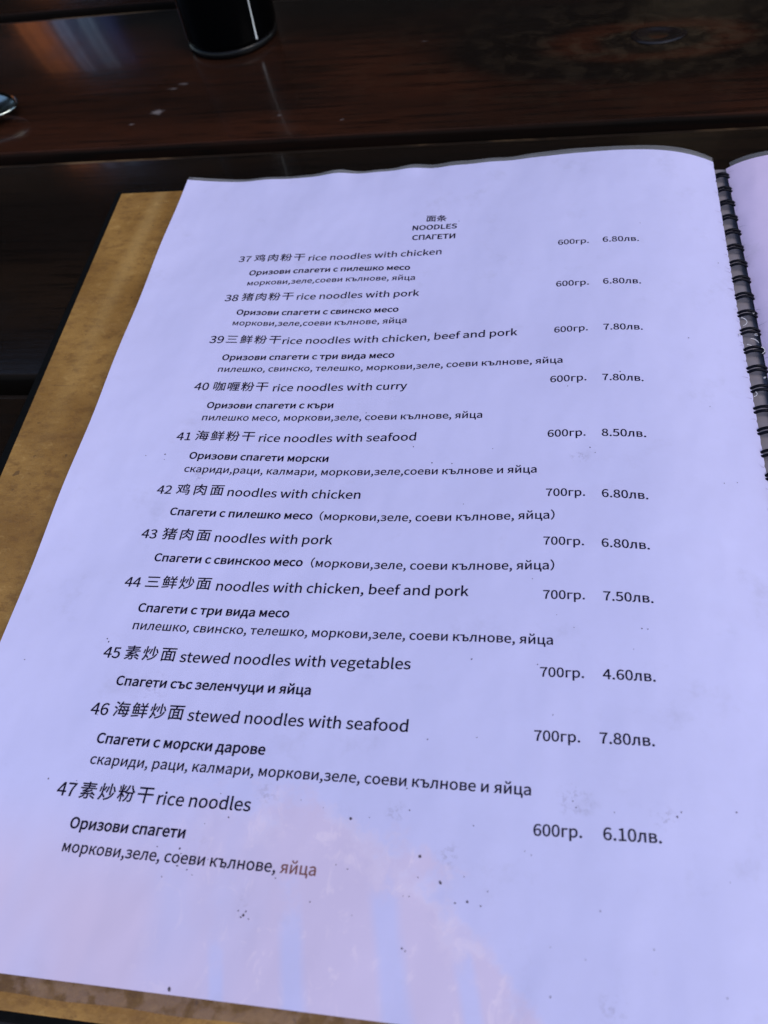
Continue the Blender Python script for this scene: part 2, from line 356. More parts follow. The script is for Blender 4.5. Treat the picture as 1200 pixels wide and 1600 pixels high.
# ------------------------------------------------------------ data: glyph outlines, printed lines, specks
# (character, advance, closed outlines as x, y, x, y ... in 1/2000 em-units)
GLYPHS = [
(',', 0.0973, [[53,-133,95,-108,127,-75,148,-34,155,13,151,45,140,68,123,83,101,88,82,85,67,76,56,62,53,43,56,25,67,11,81,2,99,-1,107,-1,102,-31,88,-57,66,-78,37,-95]]),
('.', 0.0973, [[97,-9,115,-6,130,4,140,20,144,39,140,59,130,75,115,85,97,88,79,85,65,75,55,59,51,39,55,20,65,4,79,-6]]),
('0', 0.1943, [[195,-9,261,7,311,57,343,141,354,258,343,375,311,457,261,506,195,522,128,506,78,457,46,375,35,258,46,141,78,57,128,7],[195,43,155,55,124,94,104,161,97,258,104,355,124,421,155,460,195,472,235,460,265,421,286,355,293,258,286,161,265,94,235,55]]),
('1', 0.1943, [[62,0,343,0,343,53,240,53,240,513,191,513,169,502,145,492,117,484,85,477,85,436,176,436,176,53,62,53]]),
('2', 0.1943, [[31,0,354,0,354,55,211,55,191,55,170,54,148,52,127,50,210,134,273,215,315,294,329,372,319,434,289,481,241,512,179,522,134,517,95,502,60,478,28,447,65,411,88,435,113,454,141,466,172,471,213,463,243,442,260,410,266,369,252,300,209,223,136,137,31,38]]),
('3', 0.1943, [[184,-9,249,1,301,30,337,76,349,137,341,185,318,223,283,251,241,268,241,271,278,289,307,316,325,351,332,394,321,449,290,489,242,514,182,522,140,518,103,505,70,486,39,461,74,421,97,441,122,457,150,467,180,471,216,465,244,448,261,423,267,389,260,351,236,320,192,299,125,291,125,242,200,235,249,214,276,182,284,139,277,100,255,70,222,51,180,44,140,49,106,62,78,81,53,103,20,62,49,35,85,12,130,-3]]),
('4', 0.1943, [[238,0,298,0,298,141,367,141,367,193,298,193,298,513,228,513,14,183,14,141,238,141],[238,193,81,193,197,368,208,387,219,406,229,425,239,443,242,443,240,421,239,396,238,372,238,350]]),
('5', 0.1943, [[183,-9,246,3,300,37,337,92,352,167,339,240,306,291,257,321,197,331,175,329,155,325,137,319,120,310,133,459,326,459,326,513,77,513,60,274,95,252,115,265,135,275,156,280,180,282,224,274,257,251,279,215,286,165,278,115,255,77,220,53,177,44,136,49,103,61,75,80,51,101,19,59,48,34,84,12,129,-3]]),
('6', 0.1943, [[211,-9,268,3,315,37,347,90,359,158,348,228,320,279,275,309,216,319,185,314,154,302,125,283,99,257,111,357,140,423,181,459,232,470,255,467,277,459,296,447,313,431,349,470,326,491,298,508,266,519,229,522,157,507,97,459,55,373,39,245,52,134,88,54,143,7],[101,206,127,236,154,256,180,268,205,271,246,263,275,240,292,205,298,158,291,110,273,73,245,50,211,41,167,52,134,84,112,135]]),
('7', 0.1943, [[139,0,205,0,215,137,238,255,283,364,356,475,356,513,34,513,34,459,284,459,220,355,177,250,151,134]]),
('8', 0.1943, [[196,-9,262,1,312,29,345,71,356,123,349,171,330,208,303,236,270,258,270,262,294,284,316,313,332,347,338,386,329,440,301,483,256,511,197,521,142,512,97,485,67,444,57,391,62,353,77,321,100,294,126,272,126,270,92,246,62,215,40,175,32,127,44,73,78,29,130,1],[231,279,187,298,150,321,124,351,115,391,121,425,138,451,164,467,197,473,233,466,261,447,278,418,284,382,280,355,270,328,254,303],[197,39,154,46,120,65,97,95,89,133,94,168,109,200,131,227,160,249,212,227,255,202,285,170,296,125,288,90,268,63,237,45]]),
('9', 0.1943, [[165,-9,234,7,294,57,335,146,351,279,338,386,301,462,247,507,178,522,121,510,74,477,43,424,31,356,41,286,70,236,114,205,172,195,204,199,236,212,265,231,291,257,278,157,249,91,210,55,162,44,138,47,115,55,94,67,76,83,41,43,64,23,92,6,126,-5],[290,311,264,280,236,258,209,246,183,242,143,250,114,273,97,309,91,356,98,404,116,441,144,464,179,473,222,462,256,431,279,381]]),
('D', 0.2409, [[71,0,202,0,304,18,379,68,425,149,440,258,425,367,379,447,303,497,199,513,71,513],[135,53,135,461,193,461,273,447,329,408,363,345,374,258,363,172,329,107,273,67,193,53]]),
('E', 0.2062, [[71,0,374,0,374,55,135,55,135,242,330,242,330,298,135,298,135,459,366,459,366,513,71,513]]),
('L', 0.1901, [[71,0,360,0,360,55,135,55,135,513,71,513]]),
('N', 0.2532, [[71,0,132,0,132,270,131,310,129,351,126,391,124,430,127,430,182,324,369,0,436,0,436,513,374,513,374,246,375,206,377,164,380,124,383,84,380,84,324,190,137,513,71,513]]),
('O', 0.2598, [[260,-9,348,10,418,63,463,147,479,258,463,369,418,452,348,504,260,522,171,504,102,452,57,369,41,258,57,147,102,63,171,10],[260,48,197,63,149,105,118,171,107,258,118,345,149,410,197,451,260,466,323,451,371,410,402,345,412,258,402,171,371,105,323,63]]),
('S', 0.2087, [[213,-9,285,2,340,33,375,80,387,137,379,187,357,224,323,252,282,274,209,305,178,319,151,336,131,359,123,391,130,422,149,446,180,460,219,466,253,462,284,453,311,438,336,418,370,459,340,485,304,505,263,518,219,522,155,512,103,484,70,441,57,387,67,337,92,300,125,274,162,255,235,223,269,207,297,189,315,165,321,131,314,97,293,71,259,54,214,48,174,52,137,65,102,85,72,111,34,67,70,35,112,11,160,-4]]),
('a', 0.1971, [[152,-9,186,-5,219,7,250,24,278,46,280,46,286,0,338,0,338,234,331,298,307,347,266,379,207,390,162,385,122,374,87,358,57,340,82,296,106,311,134,324,164,333,196,337,235,329,259,307,271,277,275,241,170,223,97,194,55,153,41,99,50,53,73,19,108,-2],[170,43,144,46,122,57,108,75,103,103,112,136,141,163,194,184,275,198,275,92,248,71,222,55,197,46]]),
('b', 0.2164, [[232,-9,294,5,347,45,383,109,397,196,387,276,358,337,311,376,246,390,214,386,183,374,154,358,126,337,129,405,129,557,64,557,64,0,116,0,121,39,124,39,150,19,177,4,205,-6],[221,45,201,47,178,53,154,65,129,84,129,284,155,307,181,323,206,333,230,336,276,326,307,298,325,253,331,195,322,132,300,85,265,55]]),
('c', 0.1786, [[214,-9,248,-6,280,4,310,19,338,39,310,82,290,67,269,55,245,47,220,44,172,55,135,84,111,130,102,190,111,250,136,296,174,326,222,336,243,334,263,327,281,317,298,303,330,345,308,362,283,377,254,386,219,390,149,377,91,337,51,275,36,190,50,106,88,43,144,4]]),
('d', 0.2171, [[194,-9,227,-5,258,7,285,24,310,45,312,45,317,0,370,0,370,557,305,557,305,411,309,346,284,364,259,378,233,387,202,390,139,376,87,336,51,273,37,190,48,105,80,43,129,4],[208,45,164,55,131,83,110,129,103,190,112,250,135,296,170,326,213,336,236,334,259,327,282,315,305,296,305,97,282,74,258,58,234,48]]),
('e', 0.1940, [[218,-9,255,-6,288,2,317,14,343,29,321,72,299,59,276,50,252,44,225,42,176,51,137,78,111,120,99,175,356,175,357,183,358,192,358,201,359,211,348,285,319,341,271,377,207,390,143,376,89,336,51,273,36,190,51,106,89,43,147,4],[99,221,111,271,136,308,169,331,208,339,248,331,278,309,296,272,303,221]]),
('f', 0.1138, [[23,328,75,328,75,0,139,0,139,328,219,328,219,380,139,380,139,440,142,473,152,496,169,511,193,515,203,515,214,513,225,509,235,505,249,555,235,559,220,563,203,566,186,567,136,558,102,533,82,493,75,441,75,380,23,377]]),
('g', 0.1975, [[193,-175,272,-164,333,-136,372,-94,385,-43,377,-3,352,25,310,42,253,47,178,47,146,50,125,59,115,72,111,88,113,103,118,114,126,125,136,134,149,128,163,124,178,121,192,120,247,130,291,156,320,198,331,253,329,276,323,298,313,316,300,331,378,331,378,380,246,380,235,384,222,387,208,389,192,390,137,381,92,353,61,311,50,254,54,222,65,193,81,170,99,152,99,149,84,137,71,120,61,101,57,78,60,58,67,40,78,27,92,16,92,13,68,-5,50,-26,39,-49,36,-74,47,-117,79,-149,129,-168],[192,164,161,170,135,188,118,217,111,254,118,292,135,320,161,337,192,343,224,337,250,320,267,292,273,254,267,217,249,188,223,170],[202,-131,155,-126,121,-113,99,-92,92,-64,94,-48,101,-31,113,-15,130,0,143,-3,156,-4,168,-5,179,-6,245,-6,278,-8,303,-16,317,-31,322,-54,314,-83,289,-107,252,-124]]),
('h', 0.2125, [[64,0,129,0,129,276,155,301,180,319,205,330,232,334,265,328,287,310,300,278,305,232,305,0,368,0,368,241,361,305,340,352,304,380,252,390,215,385,183,371,153,351,126,326,129,405,129,557,64,557]]),
('i', 0.0963, [[64,0,129,0,129,380,64,380],[97,459,114,462,127,470,136,484,139,501,136,518,127,531,114,540,97,543,79,540,66,531,58,518,55,501,58,484,66,470,79,462]]),
('k', 0.1933, [[64,0,127,0,127,100,199,183,310,0,380,0,236,227,363,380,291,380,130,180,127,180,127,557,64,557]]),
('l', 0.0994, [[132,-9,144,-9,153,-7,162,-6,169,-4,160,46,155,45,152,44,149,44,146,44,139,46,134,50,130,59,129,71,129,557,64,557,64,76,68,40,80,13,101,-3]]),
('n', 0.2136, [[64,0,129,0,129,276,155,301,180,319,205,330,232,334,265,328,287,310,300,278,305,232,305,0,368,0,368,241,361,305,340,352,304,380,252,390,215,385,182,371,152,350,125,325,123,325,117,380,64,380]]),
('o', 0.2122, [[212,-9,279,4,335,43,374,106,388,190,374,275,335,337,279,377,212,390,145,377,89,337,51,275,36,190,51,106,89,43,145,4],[212,44,167,55,133,84,110,130,102,190,110,250,133,296,167,326,212,336,257,326,292,296,315,250,323,190,315,130,292,84,257,55]]),
('p', 0.2171, [[64,-160,129,-160,129,-32,127,35,153,16,179,2,206,-6,232,-9,294,5,347,45,383,109,397,196,387,276,358,337,311,376,246,390,213,386,182,374,152,357,125,336,123,336,117,380,64,380],[221,45,201,47,178,53,154,65,129,84,129,284,156,307,181,323,206,333,230,336,276,326,307,298,325,253,331,195,322,132,300,85,265,55]]),
('r', 0.1359, [[64,0,129,0,129,244,150,285,174,313,199,328,224,333,235,332,244,331,252,329,261,326,273,382,264,386,255,388,244,390,232,390,202,384,173,369,147,344,125,311,123,311,117,380,64,380]]),
('s', 0.1639, [[164,-9,223,0,266,24,293,60,302,104,292,149,265,181,228,202,186,219,155,231,129,245,111,262,104,285,109,306,122,324,144,336,175,340,199,338,221,331,242,320,261,307,292,347,268,363,240,377,209,387,174,390,119,382,78,359,52,324,43,282,53,240,79,210,114,189,154,172,185,160,213,145,233,125,241,100,236,77,222,58,199,45,166,41,134,44,105,53,79,68,53,86,22,43,52,23,86,6,124,-5]]),
('t', 0.1320, [[183,-9,202,-8,220,-5,237,0,254,5,242,53,231,49,220,46,209,44,198,43,170,48,152,62,142,85,139,116,139,328,243,328,243,380,139,380,139,487,86,487,79,380,19,377,19,328,76,328,76,118,81,66,99,26,133,0]]),
('u', 0.2125, [[176,-9,212,-4,244,10,274,31,301,60,303,60,308,0,361,0,361,380,298,380,298,111,272,82,247,62,222,50,195,46,162,52,140,70,127,101,123,147,123,380,59,380,59,139,66,75,87,29,124,0]]),
('v', 0.1824, [[146,0,221,0,356,380,293,380,221,164,212,136,203,108,194,79,186,52,182,52,174,79,165,108,156,136,147,164,76,380,9,380]]),
('w', 0.2808, [[125,0,199,0,253,204,260,231,266,258,272,286,279,314,282,314,289,286,295,259,301,232,308,205,363,0,440,0,543,380,482,380,426,160,420,133,415,107,409,81,403,55,400,55,393,81,387,107,380,133,373,160,314,380,251,380,192,160,185,133,179,107,173,81,167,55,163,55,157,81,152,107,146,133,141,160,84,380,19,380]]),
('y', 0.1824, [[71,-164,121,-154,160,-126,190,-84,213,-32,356,380,293,380,225,169,217,143,209,116,202,88,194,62,190,62,181,89,171,116,162,143,153,169,76,380,9,380,162,-1,153,-29,139,-62,121,-88,97,-105,68,-111,60,-111,52,-109,45,-107,39,-105,26,-156,35,-159,46,-162,58,-163]]),
('А', 0.2129, [[3,0,68,0,118,157,305,157,354,0,423,0,249,513,176,513],[134,208,159,287,172,330,185,373,198,416,210,461,213,461,225,417,238,373,251,330,265,287,289,208]]),
('Г', 0.1950, [[71,0,135,0,135,459,366,459,366,513,71,513]]),
('Е', 0.2062, [[71,0,374,0,374,55,135,55,135,242,330,242,330,298,135,298,135,459,366,459,366,513,71,513]]),
('И', 0.2567, [[71,0,139,0,328,326,384,430,387,430,384,391,382,351,380,310,379,270,379,0,443,0,443,513,375,513,185,188,130,84,127,84,129,124,132,164,134,206,134,246,134,513,71,513]]),
('О', 0.2598, [[260,-9,348,10,418,63,463,147,479,258,463,369,418,452,348,504,260,522,171,504,102,452,57,369,41,258,57,147,102,63,171,10],[260,48,197,63,149,105,118,171,107,258,118,345,149,410,197,451,260,466,323,451,371,410,402,345,412,258,402,171,371,105,323,63]]),
('П', 0.2525, [[71,0,135,0,135,459,370,459,370,0,434,0,434,513,71,513]]),
('С', 0.2234, [[264,-9,311,-4,353,10,389,33,422,64,386,106,360,81,332,63,301,52,267,48,200,62,150,104,118,171,107,258,119,345,152,410,203,451,269,466,300,462,328,452,352,437,374,417,409,459,383,483,351,503,312,517,268,522,178,504,106,452,58,368,41,256,57,145,104,61,175,9]]),
('Т', 0.2097, [[177,0,242,0,242,459,398,459,398,513,22,513,22,459,177,459]]),
('а', 0.1971, [[152,-9,186,-5,219,7,250,24,278,46,280,46,286,0,338,0,338,234,331,298,307,347,266,379,207,390,162,385,122,374,87,358,57,340,82,296,106,311,134,324,164,333,196,337,235,329,259,307,271,277,275,241,170,223,97,194,55,153,41,99,50,53,73,19,108,-2],[170,43,144,46,122,57,108,75,103,103,112,136,141,163,194,184,275,198,275,92,248,71,222,55,197,46]]),
('в', 0.1985, [[64,0,217,0,277,6,325,26,356,60,367,109,361,144,343,171,318,189,287,200,287,202,314,214,333,232,346,255,350,284,340,328,312,358,267,375,210,380,64,380],[127,221,127,335,204,335,242,331,268,320,283,302,288,278,283,254,267,236,240,225,200,221],[127,46,127,175,206,175,248,171,279,158,298,139,304,113,298,84,281,63,251,50,209,46]]),
('г', 0.1607, [[64,0,129,0,129,328,301,328,301,380,64,380]]),
('д', 0.2080, [[77,0,337,0,337,-134,392,-134,398,12,398,52,343,52,343,380,108,380,88,211,76,137,63,90,49,65,34,52,15,52,15,12,22,-134,77,-134],[102,52,115,75,126,107,136,148,144,200,158,328,279,328,279,52]]),
('е', 0.1940, [[218,-9,255,-6,288,2,317,14,343,29,321,72,299,59,276,50,252,44,225,42,176,51,137,78,111,120,99,175,356,175,357,183,358,192,358,201,359,211,348,285,319,341,271,377,207,390,143,376,89,336,51,273,36,190,51,106,89,43,147,4],[99,221,111,271,136,308,169,331,208,339,248,331,278,309,296,272,303,221]]),
('з', 0.1786, [[173,-9,231,-1,280,21,313,57,326,105,320,141,303,168,278,187,246,199,246,202,273,217,293,237,305,260,310,287,298,332,268,365,224,384,172,390,132,387,98,379,67,365,39,347,64,305,87,320,111,330,138,337,168,339,200,335,225,324,241,306,247,281,242,256,225,237,196,225,156,221,112,221,112,175,165,175,206,171,237,159,256,139,262,111,255,82,234,60,204,47,167,42,139,44,110,50,83,62,57,80,29,39,63,16,98,1,134,-7]]),
('и', 0.2209, [[64,0,124,0,268,218,280,237,293,258,307,280,319,300,322,300,320,262,317,226,316,191,315,159,315,0,377,0,377,380,318,380,174,162,162,143,149,122,135,100,123,81,120,81,123,118,125,155,126,189,127,221,127,380,64,380]]),
('й', 0.2209, [[64,0,124,0,268,218,280,237,293,258,307,280,319,300,322,300,320,262,317,226,316,191,315,159,315,0,377,0,377,380,318,380,174,162,162,143,149,122,135,100,123,81,120,81,123,118,125,155,126,189,127,221,127,380,64,380],[223,448,279,458,316,486,337,524,345,569,293,569,289,537,277,511,256,493,223,487,190,493,169,511,157,537,153,569,100,569,108,524,130,486,167,458]]),
('к', 0.1947, [[64,0,129,0,129,172,203,172,310,0,379,0,250,200,283,276,297,303,310,319,323,326,338,328,341,328,344,327,347,327,350,326,361,386,357,388,351,389,345,390,339,390,310,387,285,375,262,350,239,309,202,223,129,223,129,380,64,380]]),
('л', 0.2076, [[43,-9,80,-1,109,22,130,62,143,117,149,170,156,223,162,276,168,328,286,328,286,0,351,0,351,380,118,380,110,319,103,257,95,195,88,133,81,97,71,72,56,57,37,53,32,53,28,53,24,54,20,55,8,-4,16,-6,24,-8,33,-9]]),
('м', 0.2475, [[64,0,122,0,122,172,121,201,119,235,117,270,115,303,118,303,126,280,135,257,144,235,153,213,227,36,269,36,342,213,350,234,360,257,369,280,377,303,380,303,378,270,376,235,374,201,373,172,373,0,431,0,431,380,358,380,285,202,277,178,269,155,260,132,251,109,247,109,239,132,230,155,221,178,213,202,138,380,64,380]]),
('н', 0.2202, [[64,0,129,0,129,169,312,169,312,0,375,0,375,380,312,380,312,225,129,225,129,380,64,380]]),
('о', 0.2122, [[212,-9,279,4,335,43,374,106,388,190,374,275,335,337,279,377,212,390,145,377,89,337,51,275,36,190,51,106,89,43,145,4],[212,44,167,55,133,84,110,130,102,190,110,250,133,296,167,326,212,336,257,326,292,296,315,250,323,190,315,130,292,84,257,55]]),
('п', 0.2164, [[64,0,129,0,129,328,305,328,305,0,368,0,368,380,64,380]]),
('р', 0.2171, [[64,-160,129,-160,129,-32,127,35,153,16,179,2,206,-6,232,-9,294,5,347,45,383,109,397,196,387,276,358,337,311,376,246,390,213,386,182,374,152,357,125,336,123,336,117,380,64,380],[221,45,201,47,178,53,154,65,129,84,129,284,156,307,181,323,206,333,230,336,276,326,307,298,325,253,331,195,322,132,300,85,265,55]]),
('с', 0.1786, [[214,-9,248,-6,280,4,310,19,338,39,310,82,290,67,269,55,245,47,220,44,172,55,135,84,111,130,102,190,111,250,136,296,174,326,222,336,243,334,263,327,281,317,298,303,330,345,308,362,283,377,254,386,219,390,149,377,91,337,51,275,36,190,50,106,88,43,144,4]]),
('т', 0.1800, [[148,0,211,0,211,328,340,328,340,380,20,380,20,328,148,328]]),
('у', 0.1824, [[71,-164,121,-154,160,-126,190,-84,213,-32,356,380,293,380,225,169,217,143,209,116,202,88,194,62,190,62,181,89,171,116,162,143,153,169,76,380,9,380,162,-1,153,-29,139,-62,121,-88,97,-105,68,-111,60,-111,52,-109,45,-107,39,-105,26,-156,35,-159,46,-162,58,-163]]),
('ц', 0.2167, [[357,-134,412,-134,418,12,418,52,363,52,363,380,299,380,299,52,129,52,129,380,64,380,64,0,357,0]]),
('ч', 0.2003, [[272,0,336,0,336,380,272,380,272,203,256,200,242,198,227,196,211,196,165,201,134,215,116,240,110,276,110,380,47,380,47,276,57,216,86,175,133,151,197,144,220,144,238,146,254,148,272,151]]),
('ш', 0.2931, [[64,0,522,0,522,380,459,380,459,52,324,52,324,380,263,380,263,52,127,52,127,380,64,380]]),
('ъ', 0.2328, [[155,0,283,0,344,7,392,29,423,67,434,121,423,175,392,212,344,233,283,240,219,240,219,380,20,380,20,328,155,328],[219,51,219,190,276,190,318,186,348,174,365,152,371,121,365,90,348,68,318,55,276,51]]),
('я', 0.2010, [[214,197,174,201,144,215,125,236,118,266,125,295,144,315,174,327,214,331,274,331,274,197],[25,0,97,0,202,151,204,151,274,151,274,0,338,0,338,380,203,380,144,374,97,355,66,321,55,268,61,228,80,196,107,174,141,159]]),
('三', 0.3501, [[86,520,86,467,616,467,616,520],[131,291,131,239,561,239,561,291],[46,48,46,-5,654,-5,654,48]]),
('咖', 0.3501, [[295,586,294,447,235,447,235,400,293,400,281,227,247,84,179,-25,192,-34,205,-46,215,-58,289,60,326,215,339,400,400,400,391,185,380,64,368,14,362,7,355,4,347,3,334,3,316,4,293,5,300,-10,304,-27,306,-43,329,-44,350,-43,368,-42,384,-38,397,-30,409,-17,426,41,437,177,446,422,447,431,447,442,447,447,340,447,341,586],[474,506,474,-30,518,-30,518,29,605,29,605,-25,651,-25,651,506],[518,76,518,459,605,459,605,76],[53,537,53,51,95,51,95,120,209,120,209,537],[95,493,167,493,167,164,95,164]]),
('喱', 0.3501, [[260,551,260,307,256,197,236,83,189,-21,202,-29,216,-41,226,-53,279,60,302,187,307,306,307,503,669,503,669,551],[51,515,51,82,96,82,96,141,216,141,216,515],[96,467,172,467,172,189,96,189],[392,305,471,305,471,239,392,239],[513,305,595,305,595,239,513,239],[392,406,471,406,471,342,392,342],[513,406,595,406,595,342,513,342],[308,18,308,-26,672,-26,672,18,517,18,517,94,646,94,646,138,517,138,517,197,513,197,513,201,639,201,639,445,350,445,350,201,471,201,471,197,467,197,467,138,342,138,342,94,467,94,467,18]]),
('干', 0.3501, [[38,304,38,249,319,249,319,-55,377,-55,377,249,663,249,663,304,377,304,377,485,631,485,631,539,74,539,74,485,319,485,319,304]]),
('条', 0.3501, [[210,127,168,83,117,41,67,7,79,-4,92,-17,102,-30,154,8,207,57,252,109],[440,102,491,57,538,10,573,-33,613,-3,576,40,529,86,478,129],[467,478,434,444,395,412,352,384,310,411,273,442,241,475,244,478],[265,590,217,524,145,459,52,403,65,392,78,378,90,364,132,389,171,415,206,443,235,412,267,384,302,358,214,323,120,297,25,279,34,265,43,248,49,232,154,254,256,285,352,328,440,288,538,258,644,237,652,253,663,270,675,284,577,301,485,325,402,357,459,400,508,449,548,505,513,527,503,524,284,524,298,542,310,560,322,578],[323,275,323,201,103,201,103,154,323,154,323,2,322,-4,318,-7,312,-8,299,-8,276,-8,250,-7,257,-22,263,-38,266,-53,302,-53,331,-51,352,-46,367,-36,374,-20,376,2,376,154,597,154,597,201,376,201,376,275]]),
('海', 0.3501, [[67,543,111,519,154,493,188,468,218,508,184,532,141,557,97,578],[29,339,71,316,112,290,144,265,174,306,142,330,101,354,58,375],[50,-15,96,-44,127,28,159,107,188,184,147,213,115,130,82,50],[390,328,420,303,447,275,468,249,321,249,333,348,575,348,570,249,471,249,499,270,478,295,450,323,420,348],[200,249,200,201,265,201,256,144,247,92,239,47,550,47,546,27,540,13,534,4,528,-3,519,-6,508,-7,489,-7,460,-5,426,-3,433,-17,438,-33,440,-48,474,-50,505,-50,529,-49,548,-46,564,-38,578,-24,587,-9,595,14,602,47,655,47,655,92,608,92,611,124,613,160,616,201,674,201,674,249,619,249,625,368,625,378,625,389,625,394,289,394,284,348,278,299,271,249],[314,201,567,201,564,159,561,123,558,92,298,92],[373,180,404,151,433,120,456,92,487,115,465,142,435,172,403,199],[310,589,279,508,238,434,191,373,206,364,223,353,237,343,263,378,288,417,312,461,657,461,657,509,335,509,344,531,353,553,361,576]]),
('炒', 0.3501, [[57,445,52,385,42,325,27,274,67,258,83,314,93,378,97,440],[249,466,235,417,217,365,198,319,230,305,251,348,272,398,293,448],[345,469,332,392,314,320,291,258,306,252,322,244,335,236,359,301,379,378,394,460],[543,464,575,399,603,331,621,271,669,289,650,348,621,415,588,479],[588,246,517,127,405,44,252,-8,263,-22,273,-38,281,-54,443,6,561,99,637,230],[443,588,443,155,494,155,494,588],[137,585,137,345,130,216,100,91,29,-21,42,-32,55,-45,66,-59,114,4,148,71,169,141,199,106,228,70,250,41,285,81,255,114,213,160,179,195,183,245,186,295,186,345,186,585]]),
('猪', 0.3501, [[203,578,189,554,172,530,153,506,134,532,111,558,85,583,48,555,76,527,100,497,119,468,86,436,53,407,20,384,32,370,43,353,52,337,82,361,112,389,143,420,153,390,161,359,167,328,127,263,76,204,22,160,34,146,45,129,55,114,96,152,136,197,173,248,174,214,171,127,163,56,150,14,144,8,137,4,127,2,109,1,84,1,54,3,62,-14,67,-32,69,-49,98,-50,125,-49,150,-46,165,-41,179,-33,189,-22,210,29,221,104,224,193,236,181,248,166,258,153,285,168,311,184,338,201,338,-55,387,-55,387,-28,576,-28,576,-55,627,-55,627,261,419,261,446,283,472,306,497,331,672,331,672,377,542,377,586,430,626,486,662,545,615,563,598,534,580,505,560,478,560,509,449,509,449,588,398,588,398,509,275,509,275,463,398,463,398,377,243,377,243,331,426,331,362,279,295,235,224,196,224,214,221,299,208,381,179,461,203,492,224,522,242,552],[449,463,550,463,526,433,501,405,475,377,449,377],[387,97,576,97,576,16,387,16],[387,139,387,216,576,216,576,139]]),
('粉', 0.3501, [[550,576,503,567,533,453,577,362,641,284,651,300,664,315,678,327,619,393,578,474],[37,529,51,478,64,425,72,378,113,389,104,435,91,488,76,539],[248,544,235,492,218,437,201,389,237,377,256,423,276,477,296,532],[32,347,32,298,127,298,98,221,61,149,22,91,32,75,42,57,50,40,81,88,112,148,139,213,139,-55,188,-55,188,207,213,172,237,138,254,111,287,152,260,184,221,229,188,265,188,298,280,298,280,324,288,308,295,292,300,278,308,285,316,291,323,298,323,261,407,261,383,142,338,50,263,-16,276,-28,289,-43,299,-55,380,23,431,127,458,261,562,261,553,122,542,41,529,6,523,1,516,-2,506,-3,490,-3,466,-1,437,1,444,-14,448,-32,450,-48,481,-49,508,-49,529,-48,547,-45,561,-38,574,-25,592,19,604,117,614,286,615,295,615,306,616,310,335,310,386,381,423,466,447,564,398,572,374,476,335,395,280,332,280,347,188,347,188,588,139,588,139,347]]),
('素', 0.3501, [[445,60,508,27,569,-11,616,-45,658,-13,608,21,546,57,484,89],[205,90,156,52,95,18,32,-11,46,-21,61,-35,73,-46,136,-14,199,26,254,71],[135,206,154,210,204,215,308,221,248,197,199,178,165,166,127,153,95,145,69,141,73,125,78,108,81,95,109,100,181,106,335,116,335,6,334,-1,330,-4,321,-6,302,-6,270,-6,229,-5,237,-20,244,-37,249,-54,295,-53,331,-51,357,-46,375,-35,384,-19,387,4,387,118,561,128,579,112,594,97,607,83,648,111,610,147,561,186,510,221,471,195,486,185,502,174,518,163,230,149,327,184,423,225,518,272,482,305,455,291,427,276,398,262,236,254,274,271,310,290,347,311,330,324,665,324,665,366,375,366,375,412,591,412,591,452,375,452,375,496,632,496,632,537,375,537,375,589,323,589,323,537,74,537,74,496,323,496,323,452,112,452,112,412,323,412,323,366,38,366,38,324,284,324,238,297,197,277,170,265,152,258,136,253,121,251,126,236,132,219]]),
('肉', 0.3501, [[67,485,67,-56,120,-56,120,433,311,433,280,368,228,314,149,273,161,262,173,247,181,234,250,268,301,311,338,362,403,322,464,280,511,242,546,284,493,322,426,366,358,406,367,433,581,433,581,12,580,2,575,-3,565,-5,543,-5,507,-5,463,-4,470,-21,476,-40,480,-57,533,-57,574,-54,603,-48,621,-36,630,-17,633,11,633,485,378,485,383,517,387,551,390,586,335,586,332,551,328,517,324,485],[331,284,304,201,247,127,146,71,158,59,169,45,178,32,250,67,303,111,341,161,401,117,458,71,503,31,541,69,491,112,427,161,363,206,372,231,379,257,384,284]]),
('面', 0.3501, [[272,234,421,234,421,155,272,155],[272,277,272,354,421,354,421,277],[272,112,421,112,421,30,272,30],[41,542,41,492,311,492,305,462,298,432,291,403,73,403,73,-56,123,-56,123,-19,574,-19,574,-56,627,-56,627,403,345,403,373,492,662,492,662,542],[123,30,123,354,224,354,224,30],[574,30,469,30,469,354,574,354]]),
('鲜', 0.3501, [[34,26,41,-23,128,-13,227,-1,331,11,331,55,221,44,119,34],[375,560,393,527,409,493,420,462,460,479,448,509,432,542,413,574],[246,486,234,459,220,432,207,408,103,408,119,434,133,460,146,486],[135,589,111,521,75,450,25,383,38,375,50,364,61,354,63,356,63,104,317,104,317,408,252,408,272,441,292,475,309,509,279,530,270,527,163,527,170,546,177,564,183,583],[105,237,170,237,170,146,105,146],[208,237,275,237,275,146,208,146],[105,366,170,366,170,277,105,277],[208,366,275,366,275,277,208,277],[338,153,338,106,482,106,482,-58,532,-58,532,106,673,106,673,153,532,153,532,254,648,254,648,300,532,300,532,403,660,403,660,450,575,450,595,486,616,526,634,566,585,578,569,536,549,491,527,450,347,450,347,403,482,403,482,300,362,300,362,254,482,254,482,153]]),
